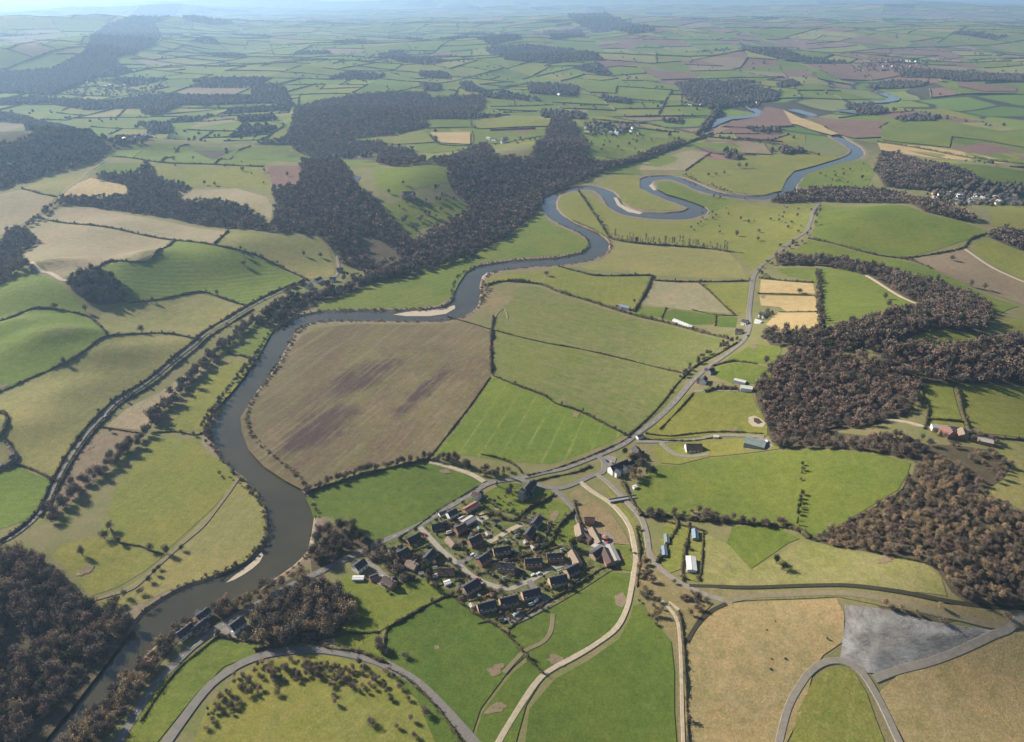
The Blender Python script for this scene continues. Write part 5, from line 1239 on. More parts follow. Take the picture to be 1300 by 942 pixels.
HEDGES = [
 ([(388,628),(400,622),(440,609),(480,598),(520,589),(546,583)],'dark bushy hedge between the ploughed field and the green meadow',3,3.4),
 ([(627,403),(624,420),(623,440),(624,474)],'dark hedge between ploughed field and streaked crop field',3.2,3),
 ([(626,477),(655,489),(690,502),(705,512),(735,522),(765,537),(794,552)],'brown wavy hedge above the tramlined crop field',2.2,2.2),
 ([(548,578),(572,547),(600,511),(622,480)],'thin fence line hedge between ploughed and tramlined fields',1.1,1.0),
 ([(568,402),(600,411),(633,421),(690,435),(740,444),(800,458),(868,474)],'low straight hedge parting the two long crop fields',1.5,1.6),
 ([(798,553),(812,541),(838,515),(863,484),(885,464),(915,448),(935,436)],'clipped hedge along the field side of the main road',1.8,2),
 ([(620,645),(600,657-25),(590,640)],'x',0,0),
 ([(615,363),(641,357),(684,361),(710,371),(753,384),(804,400),(842,409),(880,419),(924,430)],'thick dark hedge above the long crop field',3.8,4),
 ([(709,338),(735,345),(760,350),(826,350),(831,356),(888,358),(950,357)],'hedge under the poplar pasture',2.6,3),
 ([(827,353),(820,370),(805,396)],'short thick hedge running down to the little farmhouse',3,3.4),
 ([(890,361),(908,377),(933,400)],'thin hedge crossing the tan field corner',1.8,1.8),
 ([(880,394),(910,400),(935,401)],'low hedge above the green paddocks',1.5,1.5),
 ([(846,391),(840,404)],'short dividing hedge between the green paddocks',1.6,1.6),
 ([(909,400),(908,414)],'short hedge near the upper road',1.6,1.6),
 ([(776,303),(800,308),(850,312),(900,316),(926,320)],'dark hedge under the poplar row',3.2,4),
 ([(734,242),(745,258),(757,276),(774,302)],'scrubby ditch line across the river pasture',2.6,3.6),
 ([(700,176+55),(720,225),(770,212)],'x',0,0),
 ([(-40,508),(0,498),(40,480),(85,460),(110,444),(137,427),(180,424),(215,424),(253,432)],'long dark hedge above the great rolling field',2.4,2.6),
 ([(137,427),(120,408),(105,400),(60,392),(35,394),(0,408),(-40,415)],'hedge under the sheep field',2.6,2.8),
 ([(165,385),(205,380),(255,371),(285,380),(311,388)],'hedge along the foot of the ridged green hill',2.6,2.8),
 ([(46,276),(100,285),(153,292),(219,305),(270,311),(300,317),(330,326),(375,348),(392,357)],'long straight hedge over the tan and green hill fields',2.8,3),
 ([(125,340),(138,333),(173,333),(196,324),(222,305)],'curving hedge between the tan field and the ridged hill',2.8,3.6),
 ([(290,294),(281,302),(272,310)],'short dark hedge near the hill belt',3,3),
 ([(124,542),(150,546),(176,550)],'thin hedge between the two brown fields',1.6,1.6),
 ([(72,612),(45,598),(15,588)],'short hedge below the rolling field',2.6,3),
 ([(-10,560),(5,548),(10,532),(2,524),(-20,530)],'dark curved hedge at the left edge',4,5),
 ([(8,560),(18,580),(14,590),(0,596),(-30,600)],'bushy overgrown hedge at the left edge above the small green field',6,7),
 ([(290,449),(308,452),(324,457)],'short hedge between the riverside fields',2.4,2.4),
 ([(200,549),(225,548),(248,552),(266,546)],'hedge along the top of the left pasture',1.8,1.8),
 ([(-20,700),(10,682),(34,664),(52,642),(66,612),(82,582),(104,550),(124,528),(146,507),(178,488),(198,473),(222,452),(245,434),(260,421),(288,404),(318,386),(348,371),(372,361)],'long dark hedge along the upper side of the curving lane',2.6,2.6),
 ([(52,656),(66,636),(78,612),(95,582),(116,553),(135,532),(156,511),(184,495),(205,480),(230,459),(251,442),(266,428),(293,411),(322,393)],'dark hedge along the lower side of the curving lane',2.2,2.2),
 ([(141,673),(150,688),(166,692),(180,694),(190,699),(206,703)],'thin hedge linking the pasture trees',1.2,1.4),
 ([(573,756),(550,765),(530,776),(510,788),(492,798)],'dark hedge between garden meadow and bottom field',2.2,2.4),
 ([(574,757),(600,777),(635,798),(650,812),(668,833),(676,842),(690,856)],'hedge running down from the village to the pale track',2.2,2.6),
 ([(492,798),(488,815),(489,832)],'short hedge by the field corner clump',2,2),
 ([(402,814),(440,806),(480,803)],'low hedge below the garden meadow',1.6,1.6),
 ([(495,850),(520,865),(560,905),(590,950)],'hedge along the bottom road and the green field',1.8,2),
 ([(646,799),(672,778),(700,762),(718,751)],'dark garden hedge behind the terraced houses',2,2),
 ([(724,748),(745,735),(765,722),(780,722)],'dark garden boundary hedge towards the farm',2.2,2.6),
 ([(818,656),(835,654),(850,656),(880,660),(905,662),(1000,670),(1028,684)],'tall dark hedge under the big green field',3.4,4),
 ([(1213,490),(1218,508),(1224,530),(1231,549)],'thick dark hedge between paddock and olive field',3.2,3.6),
 ([(1180,532),(1200,534),(1223,536)],'low hedge between the farm paddocks',1.8,1.8),
 ([(1167,488),(1172,505),(1178,520),(1174,545)],'brown hedge left of the paddock',2.6,3),
 ([(1230,550),(1265,556),(1300,559),(1350,564)],'dark hedge under the olive field at the right edge',2.6,3),
 ([(1026,303),(1064,311),(1113,324),(1153,330),(1181,341)],'hedge under the smooth green hill',3,3.4),
 ([(1153,328),(1190,322),(1222,315),(1232,304),(1262,294)],'hedge climbing the right hill',2.8,3),
 ([(964,353),(1000,357),(1032,359)],'dark hedge above the stubble paddocks',2.8,3.4),
 ([(962,373),(1000,374),(1036,376)],'dark hedge between the first two stubble paddocks',2.,2.2),
 ([(990,396),(1010,396),(1038,396)],'very thin hedge between the lower stubble paddocks',1.1,1.2),
 ([(1036,346),(1040,375),(1042,412)],'tall hedge right of the stubble paddocks',4,4.4),
 ([(820,551),(850,554),(880,551),(905,549),(935,549),(968,551)],'dark hedge along the lane to the green barn',1.8,2),
 ([(822,558),(850,560),(880,560),(905,556)],'hedge on the lower side of the barn lane',1.6,1.6),
 ([(838,545),(862,520),(880,500)],'hedge on the pasture side of the main road',1.8,1.8),
 ([(905,465),(930,459),(960,462)],'hedge between the two small green fields',2,2.4),
 ([(895,498),(910,494),(925,494),(936,495)],'thick dark hedge behind the roadside cottage',4,5),
 ([(516,690),(508,683),(530,668),(560,646),(590,628),(606,618)],'low hedge along the meadow side of the village road',1.3,1.3),
 ([(545,590),(565,586),(590,592)],'x',0,0),
 ([(612,576),(613,588),(612,598)],'x',0,0),
 ([(612,577),(640,584),(655,592),(662,600)],'dark hedge around the garden by the main road',2,2),
 ([(675,612),(700,606),(730,600),(750,592)],'dark hedge inside the road loop',1.8,2.4),
 ([(615,645),(640,659),(655,660),(672,645),(690,637),(703,628)],'dense hedge around the churchyard',2.6,3.4),
 ([(700,690),(710,668),(722,656),(730,648)],'dark hedge between the gardens and the farm lane',2.4,2.6),
 ([(730,640),(733,655),(737,668)],'tall dark hedge beside the farm lane',3,3),
 ([(808,672),(811,690),(812,715),(809,745)],'thin dark hedge between pale track and old railway',2.2,2),
 ([(855,655),(860,668),(848,690),(834,715)],'dark hedge around the allotment',2.4,3),
 ([(843,662),(868,668),(893,674)],'hedge along the top of the enclosed yards',1.8,2),
 ([(893,676),(892,700),(888,738)],'hedge right of the white roofed shed',1.8,2),
 ([(876,668),(870,700),(866,722),(868,738)],'dark hedge left of the white roofed shed',2.2,2.6),
 ([(790,612),(800,632),(815,655)],'hedge from the inn garden down the old railway',2.6,4),
 ([(862,777),(866,800),(869,830),(870,853),(872,900),(874,960)],'dark clipped hedge beside the narrow pale path',2.2,1.8),
 ([(1153,603),(1145,622),(1118,640),(1090,656),(1052,678)],'hedge at the edge of the scrub slope',1.6,1.6),
 ([(1125,705),(1150,709),(1180,716)],'dark low hedge under the scrub slope',2,2.6),
 ([(670,604),(700,597),(740,583),(780,566),(798,556)],'hedge along the lower crop field and the main road',1.6,1.6),
 ([(322,820),(290,832),(260,838)],'x',0,0),
 ([(279,806),(252,828),(228,848),(204,878),(180,915)],'dark wall hedge along the main road at the bottom left',1.5,1.4),
 ([(275,806),(300,812),(325,816)],'hedge below the blue gabled house',2.2,2.6),
 ([(324,826),(350,820),(390,815),(420,824),(455,828),(490,842)],'shrubby hedge above the wide bottom road',2.4,3),
 ([(142,199),(200,206),(272,209),(335,212)],'far hedge between the green fields on the left',3,3.4),
 ([(206,205),(225,190),(240,184)],'far slanting hedge on the left fields',3,3),
 ([(273,209),(300,195),(318,186)],'second far slanting hedge on the left fields',3,3),
 ([(28,240),(50,246),(72,250)],'short hedge on the far left pale fields',3,3),
 ([(875,183),(905,195),(960,197)],'far hedge below the reddish brown field',3,3.4),
 ([(903,194),(885,206),(870,217)],'far diagonal ditch hedge',2.6,3),
 ([(790,208),(830,200),(872,182),(895,175)],'long dark far hedge climbing to the red field',5,7),
 ([(885,172),(930,177),(985,183),(1040,197)],'far tree lined hedge above the river pasture',5,7),
 ([(746,196),(790,203),(820,200)],'far hedge under the green field',3,3.4),
 ([(600,168),(598,184),(560,184),(546,172)],'dark hedge round the bright stubble square',4,4),
 ([(1114,180),(1180,191),(1240,202),(1340,214)],'far dark hedge along the long tan field',5,7),
 ([(-40,350),(0,342),(30,338)],'x',0,0),
]
def hedges():
    for ln, lb, h, w in HEDGES:
        if lb == 'x': continue
        hedge(ln, lb, h, w, 'he' if h < 5.5 else 'br')
        if h >= 2.2: row('hr', ln, 20, 'br', .42, 'small bare hedgerow tree', 'hedgerow trees', 'the field hedges', width=1.5, p=.75)
    for s, side in ((1, 'left'), (-1, 'right')):        # fringe of reeds and brambles along the water
        L = RW[RW[:, 1] < 1500]; n = len(L); T = np.gradient(L[:, :2], axis=0); T /= np.linalg.norm(T, axis=1)[:, None]; Nn = np.column_stack([-T[:, 1], T[:, 0]])
        it = []
        for i in range(n):
            for _ in range(4):
                if rs.rand() < .35: continue
                p = L[i, :2]+Nn[i]*s*(L[i, 2]/2+rs.uniform(1.5, 6))+T[i]*rs.uniform(-4, 4)
                it.append((p[0], p[1], rs.uniform(.35, 1.0), 'bush'))
        o = merge('riverside_scrub', it, 'm', TW['ha' if s < 0 else 'br', False]); tag(o, 'low brown scrub and brambles fringing the %s side of the river' % side, 'scrub', None, 'stuff')
# ------------------------------------------------------------------ buildings
HOUSEPOS = []
MW = {'brick': simple_mat('red_brick', (.34,.19,.12), (.26,.14,.09), .9, .8), 'pink': simple_mat('pale_brick', (.46,.32,.22), (.38,.26,.18), .9, .8), 'white': simple_mat('white_render', (.76,.74,.70), (.66,.64,.60), .85, .4),
      'grey': simple_mat('grey_stone', (.30,.29,.27), (.22,.21,.19), .9, .8), 'cream': simple_mat('cream_render', (.62,.55,.42), (.52,.46,.35), .9, .5), 'timber': simple_mat('dark_timber', (.08,.06,.045), (.05,.04,.03), .85, 1.)}
MR = {'slate': simple_mat('dark_slate', (.040,.040,.046), (.060,.058,.060), .75, 1.2), 'brown': simple_mat('brown_tile', (.110,.075,.060), (.080,.056,.048), .85, 1.2), 'red': simple_mat('red_tile', (.25,.12,.09), (.19,.10,.08), .85, 1.),
      'pale': simple_mat('pale_sheet_roof', (.36,.33,.29), (.28,.26,.23), .7, .4), 'white': simple_mat('white_sheet_roof', (.58,.57,.54), (.46,.45,.42), .6, .4), 'green': simple_mat('grey_green_sheet', (.20,.24,.21), (.15,.18,.16), .6, .5),
      'tan': simple_mat('weathered_clay_tile', (.27,.20,.145), (.20,.15,.11), .85, 1.), 'blue': simple_mat('blue_grey_sheet', (.22,.27,.33), (.18,.22,.27), .5, .5)}
M_GLASS = simple_mat('window_glass', (.05,.06,.07), (.04,.05,.06), .12, 1., .6, 0.)
M_FRAME = simple_mat('white_frames', (.75,.75,.73), None, .6, 1.)
M_DOOR = simple_mat('painted_door', (.10,.05,.04), None, .5, 1.)
_hc = {}
def housemeshes(L, D, H, pitch, wall, roof, chim, win, off):
    k = (L, D, H, pitch, wall, roof, chim, win, off)
    if k in _hc: return _hc[k]
    parts = []
    rh = D/2*math.tan(math.radians(pitch)); lx, ly = L/2, D/2
    b = MB()
    b.add([(-lx,-ly,-1.5),(lx,-ly,-1.5),(lx,ly,-1.5),(-lx,ly,-1.5),(-lx,-ly,H),(lx,-ly,H),(lx,ly,H),(-lx,ly,H),(-lx,0,H+rh),(lx,0,H+rh)],
          [(0,1,5,4),(2,3,7,6),(1,2,6,9,5),(3,0,4,8,7),(4,5,9,8),(7,8,9,6)])
    parts.append(('wall', b.mesh('wall', [MW[wall]]), None))
    b = MB(); o = .45; t = .16; ex = lx+.35
    for s in (-1, 1):
        y0 = s*(ly+o); z0 = H-o*math.tan(math.radians(pitch)); z1 = H+rh
        q = [(-ex, y0, z0+t), (ex, y0, z0+t), (ex, 0, z1+t), (-ex, 0, z1+t), (-ex, y0, z0+.03), (ex, y0, z0+.03), (ex, 0, z1+.03), (-ex, 0, z1+.03)]
        f = [(0,1,2,3),(7,6,5,4),(0,4,5,1),(1,5,6,2),(3,7,4,0)]
        if s > 0: f = [tuple(reversed(x)) for x in f]
        b.add(q, f)
    b.box(-ex, ex, -.14, .14, z1+t-.05, z1+t+.1)
    parts.append(('roof', b.mesh('roof', [MR[roof]]), None))
    for c in chim:
        b = MB(); x = c*lx; b.box(x-.45, x+.45, -.35, .35, H+rh-.8, H+rh+1.3); b.box(x-.52, x+.52, -.42, .42, H+rh+1.3, H+rh+1.42)
        for q in (-.2, .2): b.cyl(x+q, 0, H+rh+1.42, H+rh+1.8, .12, .1, 6)
        parts.append(('chimney', b.mesh('chimney', [MW['brick']]), 'roof'))
    if win:
        n = max(2, int(L/3.4)); floors = 2 if H > 4 else 1
        for s in (-1, 1):
            for fl in range(floors):
                for i in range(n):
                    x = -lx + L*(i+.5)/n; z = 1.0+2.6*fl
                    if fl == 0 and s == -1 and i == n//2:
                        b = MB(); b.box(x-.5, x+.5, s*ly-.06, s*ly+.06, 0, 2.1); parts.append(('door', b.mesh('door', [M_DOOR]), None)); continue
                    b = MB(); b.box(x-.7, x+.7, s*ly-.07, s*ly+.07, z-.05, z+1.25, 1); b.box(x-.62, x-.04, s*ly-.1, s*ly+.1, z+.03, z+1.17, 0); b.box(x+.04, x+.62, s*ly-.1, s*ly+.1, z+.03, z+1.17, 0)
                    parts.append(('window', b.mesh('window', [M_GLASS, M_FRAME]), None))
    _hc[k] = parts; return parts
def house(px, py, v, L, D, H, wall, roof, label, cat='house', name='house', pitch=36, chim=(-.7,.7), win=True, group=None, add=None):
    if cat == 'house': L *= .86; D *= .92; H *= .88
    if L > 15 and cat == 'house' and 590 < px < 735: L = 14.6
    L = round(L, 2); D = round(D, 2); H = round(H, 2)
    p = W([(px, py)])[0]; a = wang((px-v[0], py-v[1]), (px+v[0], py+v[1]))
    # keep the ridge direction but fold to the half plane so the front looks down the slope
    e = empty(name, (p[0], p[1], p[2]+.3), a); tag(e, label, cat, group)
    P = {}
    for nm, me, par in housemeshes(L, D, H, pitch, wall, roof, tuple(chim), win, 0):
        o = obj(nm, me, P.get(par, e)); P.setdefault(nm, o)
    if add:
        for nm, (x, y, l, d, h, w2, r2, rot) in add:
            for n2, me, par in housemeshes(l, d, h, 36, w2, r2, (), False, 0)[:2]:
                o = obj('extension_'+n2, me, e, (x, y, 0), (0, 0, rot))
    HOUSEPOS.append((p[0], p[1], max(L, D)/2+2.5)); return e
U = (10, -3)     # ridge running up to the right in the photo
WING = [('w', (0, 4.6, 6., 5., 2.6, 'brick', 'slate', math.pi/2))]
WINGW = [('w', (2.5, 4.8, 6., 5., 2.6, 'white', 'slate', math.pi/2))]
VILL = [
 (605,633,(8,3),9,7,4.8,'white','brown','white walled house beside the main road nearest the churchyard'),
 (598,647,(10,-6),16,8,3.0,'pink','red','long low building with a red roof in the village','hall'),
 (574,656,(8,-4),11,8,5,'white','slate','dark roofed house with a white gable below the red roofed hall'),
 (556,671,(10,-2),13,8,3.,'brick','slate','dark roofed bungalow in the corner of the main road and the estate road'),
 (585,675,(10,-5),12,8,5,'brick','brown','brown roofed house left of the playing lawn, upper of two'),
 (573,691,(7,7),13,7,2.8,'pink','tan','long bungalow with a pinkish clay roof facing the estate road'),
 (603,690,(10,-5),14,9,5,'brick','slate','wide dark roofed house between playing lawn and estate road'),
 (525,687,(10,-5),14,9,3.,'brick','slate','detached bungalow inside the hedge at the village west corner'),
 (512,707,(9,-5),12,9,5,'brick','slate','dark roofed house among evergreens at the village west side'),
 (546,710,(7,-8),14,8,5,'grey','slate','grey stone house with a steep ridge in the west of the village'),
 (523,722,(9,4),12,8,4.6,'brick','tan','reddish brown roofed house south of the grey stone house'),
 (567,728,(12,0),16,8,2.8,'pink','brown','brown roofed bungalow with two white dormers by the lower garden'),
 (614,714,(9,-6),13,9,5,'brick','slate','first dark house on the inner side of the estate road bend'),
 (637,703,(12,-2),18,8,5,'pink','slate','pair of brick houses on the middle row, left'),
 (643,724,(12,1),19,9,5,'pink','slate','long pair of brick houses on the inner side of the road bend'),
 (677,718,(12,-1),18,9,5,'brick','slate','pair of dark roofed houses north of the eastern side road, left'),
 (705,711,(12,-1),17,8,5,'brick','slate','pair of dark roofed houses north of the eastern side road, right'),
 (598,749,(10,-6),17,10,5,'pink','slate','large dark roofed pair of houses outside the road bend'),
 (618,774,(12,-3),20,9,5,'pink','slate','terrace pair at the bottom edge of the village, left'),
 (646,767,(12,-3),21,9,5,'pink','slate','terrace pair at the bottom edge of the village, middle'),
 (674,758,(12,-3),20,9,5,'pink','slate','terrace pair at the bottom edge of the village, right beside the van'),
 (708,741,(12,-3),19,10,5,'pink','slate','dark roofed pair east of the side road'),
 (726,728,(9,-5),14,9,5,'pink','slate','dark roofed house at the east end of the lower row'),
 (681,667,(6,-8),13,8,5,'grey','slate','grey house with a white wall above the middle gardens'),
 (672,681,(6,-8),14,8,5,'brick','slate','brick house in the middle gardens below the grey house'),
 (562,664-10,(8,-3),7,5,2.6,'white','slate','small white outbuilding beside the white gabled house','outbuilding'),
 (587,661,(5,-3),6,5,2.6,'cream','pale','small pale outbuilding beside the grey shed','outbuilding'),
 (457,722,(8,-6),12,9,5,'white','slate','dark roofed cottage by the old cottages driveway, upper'),
 (494,744,(9,5),13,8,5,'brick','brown','brick cottage by the old cottages driveway, lower'),
 (475,735,(5,-2),7,5,2.6,'brick','slate','little garage between the old cottages','outbuilding'),
 (302,797,(8,-6),13,9,5,'white','slate','white and dark gabled house by the road at the bottom left'),
 (259,784,(7,-5),12,7,4.6,'white','slate','white walled house on the river side of the road'),
 (255,799,(8,-6),15,7,4.6,'brick','slate','dark roofed row of cottages on the river side of the road'),
 (236,806,(8,-6),14,8,5,'cream','slate','cream house with white porch at the lower end of the roadside row'),
 (808,578,(5,9),13,11,5,'brick','slate','steep dark roofed house above the white inn'),
 (880,571,(12,-1),19,12,3.,'white','brown','large brown roofed bungalow beside the barn lane'),
 (893,486,(3,-7),11,8,5,'white','slate','white cottage at the bend of the main road'),
 (902,474,(7,-5),10,7,4.6,'grey','slate','dark cottage behind the white cottage on the main road'),
 (968,403,(7,0),12,8,4.8,'white','slate','white house beside the stubble paddocks'),
 (1201,553,(8,5),13,10,5,'brick','red','red brick farmhouse with a red roof at the right hand farm'),
 (938,424,(8,-1),11,7,4.8,'cream','slate','cream cottage beside the polytunnel field'),
 (945,412,(6,0),9,7,4.8,'white','slate','white cottage at the upper road junction'),
]
def outb(px, py, v, L, D, H, wall, roof, label, name='shed', pitch=20): return house(px, py, v, L, D, H, wall, roof, label, 'farm building' if name == 'barn' else 'shed', name, pitch, (), False)
def build_houses():
    for i, h in enumerate(VILL):
        cat = h[8+1] if len(h) > 9 else 'house'
        small = cat in ('outbuilding', 'hall')
        house(h[0], h[1], h[2], h[3], h[4], h[5], h[6], h[7], h[8], cat, {'house': 'house', 'outbuilding': 'outbuilding', 'hall': 'village_hall'}[cat], 38 if not small else 24, () if small else ((-.75, .75) if h[3] > 15 else (.7,)), not (cat == 'outbuilding'),
              'houses of the village' if cat == 'house' and 490 < h[0] < 735 and h[1] > 625 else None, add=(WING if h[3] < 15 and cat == 'house' and h[5] > 4 else None))
    outb(595,664,(8,-5),12,8,3,'grey','pale','grey flat roofed shed beside the concrete yard')
    outb(730,713,(5,9),16,7,4,'pink','tan','barn with a weathered pinkish roof at the east of the village','barn',34)
    outb(736,680,(2,9),15,8,4.6,'pink','tan','brick farmhouse range left of the farmyard','barn',40)
    outb(744,686,(8,5),12,7,4,'brick','brown','brown farm range on the left of the farmyard','barn',36)
    outb(756,686,(5,9),20,7,4.4,'pink','tan','long tan roofed barn across the farmyard','barn',36)
    outb(748,664,(8,0),9,7,4,'brick','brown','small brick barn above the farmyard','barn',34)
    outb(761,697,(8,-6),12,9,4,'grey','pale','pale roofed cattle shed in the farm','barn',12)
    outb(758,706,(6,-4),12,8,4,'pink','slate','dark gabled barn below the pale roofed cattle shed','barn',34)
    outb(771,711,(4,8),18,8,4,'brick','brown','long brown roofed barn at the south of the farm','barn',28)
    outb(778,706,(4,8),20,6,3.6,'grey','pale','long pale roofed shed at the south of the farm','barn',16)
    outb(958,566,(12,1),20,13,4.4,'grey','green','large grey green farm barn beside the wood','barn',14)
    outb(947,495,(10,0),13,7,3.4,'white','white','white roofed barn at the end of the farm drive','barn',18)
    outb(939,486,(10,1),13,5,3,'white','white','low white shed behind the end of the farm drive','shed',14)
    outb(877,719,(1,9),16,7.5,3.2,'white','white','long white roofed shed in the grassy enclosure','shed',10)
    outb(882,681,(1,9),12,5,2.6,'grey','blue','blue grey greenhouse in the enclosed yard','greenhouse',24)
    outb(846,686,(1,9),10,4,2.2,'white','green','row shed at the left of the allotment, upper','shed',20)
    outb(843,702,(1,9),11,4,2.4,'grey','blue','grey glass shed at the left of the allotment, lower','shed',20)
    outb(793,392,(10,2),16,8,4,'white','blue','small farmhouse with white walls and pale blue roof beside the mid hedge','barn',22)
    outb(786,389,(8,1),10,6,3.4,'brick','tan','brick shed next to the little blue roofed farmhouse','shed',22)
    outb(1193,546,(10,1),16,7,3.6,'white','pale','pale roofed farm range left of the red farmhouse','barn',22)
    outb(1221,554,(3,8),13,8,4,'brick','tan','tan roofed barn right of the red farmhouse','barn',30)
    outb(1212,548,(8,1),13,6,3.6,'white','slate','dark roofed white farm shed above the red farmhouse','barn',26)
    outb(1250,563,(8,2),12,7,3.4,'brick','pale','isolated farm shed at the end of the right hand farm','shed',20)
    outb(963,410,(6,0),10,6,3,'white','white','white shed in front of the house by the stubble paddocks','shed',16)
    outb(455,736,(8,0),9,4,2.4,'white','white','cream static caravan in the garden meadow','caravan',6)
    outb(240,803,(6,-3),6,4,2.6,'white','white','small white conservatory on the riverside row','shed',16)
    outb(300,803,(4,-3),5,3,2.4,'white','white','small white porch building at the blue gabled house','shed',14)
    outb(568,742,(6,-2),5,4,2.3,'white','white','small white garden shed behind the brown bungalow','shed',14)
    outb(812,556,(6,-2),7,5,2.6,'white','slate','small dark roofed garage by the road junction','shed',20)
    outb(909,556,(5,0),5,3,2.2,'white','white','small white hut beside the barn lane','shed',12)
    outb(806,620,(5,-2),4,3,2.3,'white','white','small white hut below the inn garden','shed',12)
    outb(1168,425,(1,1),.1,.1,.1,'white','white','x') if False else None
    # white inn: long rendered front, several roofs and chimneys
    house(785,597,(9,-4),22,8,5.6,'white','slate','long white rendered inn with dark roofs at the village junction','inn','inn',40,(-.9,-.1,.8),True,None,
          [('a', (-7, -5, 8, 6, 5.4, 'white', 'slate', math.pi/2)), ('b', (3, -5, 8, 6, 5.0, 'white', 'slate', math.pi/2)), ('c', (14, 0, 10, 6, 3, 'white', 'slate', 0))])
    # lane hamlet, country house and right farm extras
    for px, py, v, l, d, wl, rf, lb in ((372,365,(9,-5),14,8,'brick','slate','dark roofed house at the west end of the lane hamlet'),(383,361,(9,-5),16,8,'grey','slate','long grey house in the lane hamlet'),(393,366,(8,-4),15,8,'cream','pale','pale roofed range in the middle of the lane hamlet'),
        (404,358,(9,-4),16,8,'white','slate','white house near the lane entrance in the hamlet'),(415,362,(8,-3),12,8,'brick','brown','brown roofed cottage east in the lane hamlet'),(423,357,(8,0),12,7,'white','slate','small white cottage by the wood lane'),
        (365,371,(8,-5),12,7,'pink','tan','tan roofed barn at the west end of the lane hamlet'),(432,345,(7,0),12,8,'grey','slate','stone house at the edge of the middle wood'),(456,318,(7,0),12,7,'white','slate','white house in the clearing of the middle wood'),(466,320,(7,0),11,7,'brick','slate','second house in the clearing of the middle wood'),(477,335,(6,0),9,6,'white','white','tiny white hut in the wood clearing')):
        house(px, py, v, l, d, 5, wl, rf, lb, 'house', 'house', 38, (.7,), False)
    house(519,250,(10,1),26,12,7,'pink','slate','large country house standing in parkland among the woods','country house','country_house',36,(-.8,-.2,.3,.8),True,None,[('a', (-10,-7,10,9,7,'pink','slate',math.pi/2)), ('b', (10,-7,10,9,7,'pink','slate',math.pi/2))])
    # church
    p = W([(669,627)])[0]; a = wang((664,632), (674,620)); e = empty('church', (p[0], p[1], p[2]+.3), a); tag(e, 'small grey stone church with a square tower in the churchyard', 'church')
    for nm, me, par in housemeshes(17, 8, 5.4, 48, 'grey', 'slate', (), False, 0): obj('nave_'+nm, me, e)
    for nm, me, par in housemeshes(8, 6, 4, 48, 'grey', 'slate', (), False, 0): obj('chancel_'+nm, me, e, (11, 0, 0))
    for nm, me, par in housemeshes(4, 4, 2.6, 45, 'grey', 'slate', (), False, 0): obj('porch_'+nm, me, e, (-2, -5.5, 0), (0, 0, math.pi/2))
    b = MB(); b.box(-2.6, 2.6, -2.6, 2.6, -1.5, 11)
    for x in (-2.6, -1.3, 0, 1.3, 2.6):
        for y in (-2.6, 2.6): b.box(x-.35, x+.35, y-.25, y+.25, 11, 12)
    for y in (-1.3, 0, 1.3):
        for x in (-2.6, 2.6): b.box(x-.25, x+.25, y-.35, y+.35, 11, 12)
    tw = obj('tower', b.mesh('tower', [MW['grey']]), e, (-10.8, 0, 0))
    b = MB(); b.add([(-2.2,-2.2,11.05),(2.2,-2.2,11.05),(2.2,2.2,11.05),(-2.2,2.2,11.05),(0,0,15)], [(0,1,4),(1,2,4),(2,3,4),(3,0,4)]); obj('spire', b.mesh('spire', [MR['slate']]), tw)
    b = MB(); b.box(-.7, .7, -2.7, -2.6, 7.5, 9.6); obj('louvre', b.mesh('louvre', [MR['slate']]), tw)
    for i in range(5):
        for s in (-1, 1):
            b = MB(); b.box(-.5, .5, -.05, .05, 1.6, 4.2); b.add([(-.5,0,4.2),(.5,0,4.2),(0,0,5.)], [(0,1,2)]); obj('window', b.mesh('window', [M_GLASS]), e, (-6.5+3.2*i, s*4.04, 0))
    HOUSEPOS.append((p[0], p[1], 15))
    g = MB(); g.box(-.4, .4, -.1, .1, -.4, 1.); g.cyl(0, .95, -.1, .1, .4, .4, 10, 0, 'y'); gm = g.mesh('gravestone', [MW['grey']])
    for i in range(18):
        q = W([(650+(i % 6)*2.3+rs.uniform(-.4,.4), 615.5+(i//6)*2.6+rs.uniform(-.4,.4))])[0]
        o = obj('gravestone', gm, None, tuple(q+(0,0,.25)), (0,0,a+math.pi/2+rs.uniform(-.1,.1))); tag(o, 'grey gravestone standing in the rows beside the church', 'gravestone', 'gravestones in the churchyard')
    # polytunnel
    p = W([(867,412)])[0]; a = wang((857,410), (877,415)); e = empty('polytunnel', (p[0], p[1], p[2]+.3), a); tag(e, 'long white polytunnel beside the mid hedge', 'polytunnel')
    b = MB(); n = 12; Lh = 17; vs = []
    for x in (-Lh, Lh):
        for i in range(n+1): t = math.pi*i/n; vs.append((x, math.cos(t)*4, math.sin(t)*3.4))
    b.add(vs, [(i, i+1, n+2+i, n+1+i) for i in range(n)] + [tuple(range(n+1)), tuple(range(n+1, 2*n+2))[::-1]]); obj('cover', b.mesh('cover', [MR['white']], False), e)
    b = MB(); b.box(-17.15, -17.02, -1.2, 1.2, 0, 2.4); obj('door', b.mesh('door', [MW['timber']]), e)
    # little bridge over the old railway
    p = W([(791,634)])[0]; a = wang((777,637), (806,631)); e = empty('bridge', tuple(p+(0,0,.4)), a); tag(e, 'small stone farm bridge crossing the old railway bed', 'bridge')
    b = MB(); b.box(-14, 14, -2.2, 2.2, -.6, .55); obj('deck', b.mesh('deck', [MW['grey']]), e)
    for s in (-1, 1):
        b = MB(); b.box(-14, 14, s*2.35-.15, s*2.35+.15, -.6, 1.5); obj('parapet', b.mesh('parapet', [MW['grey']]), e)
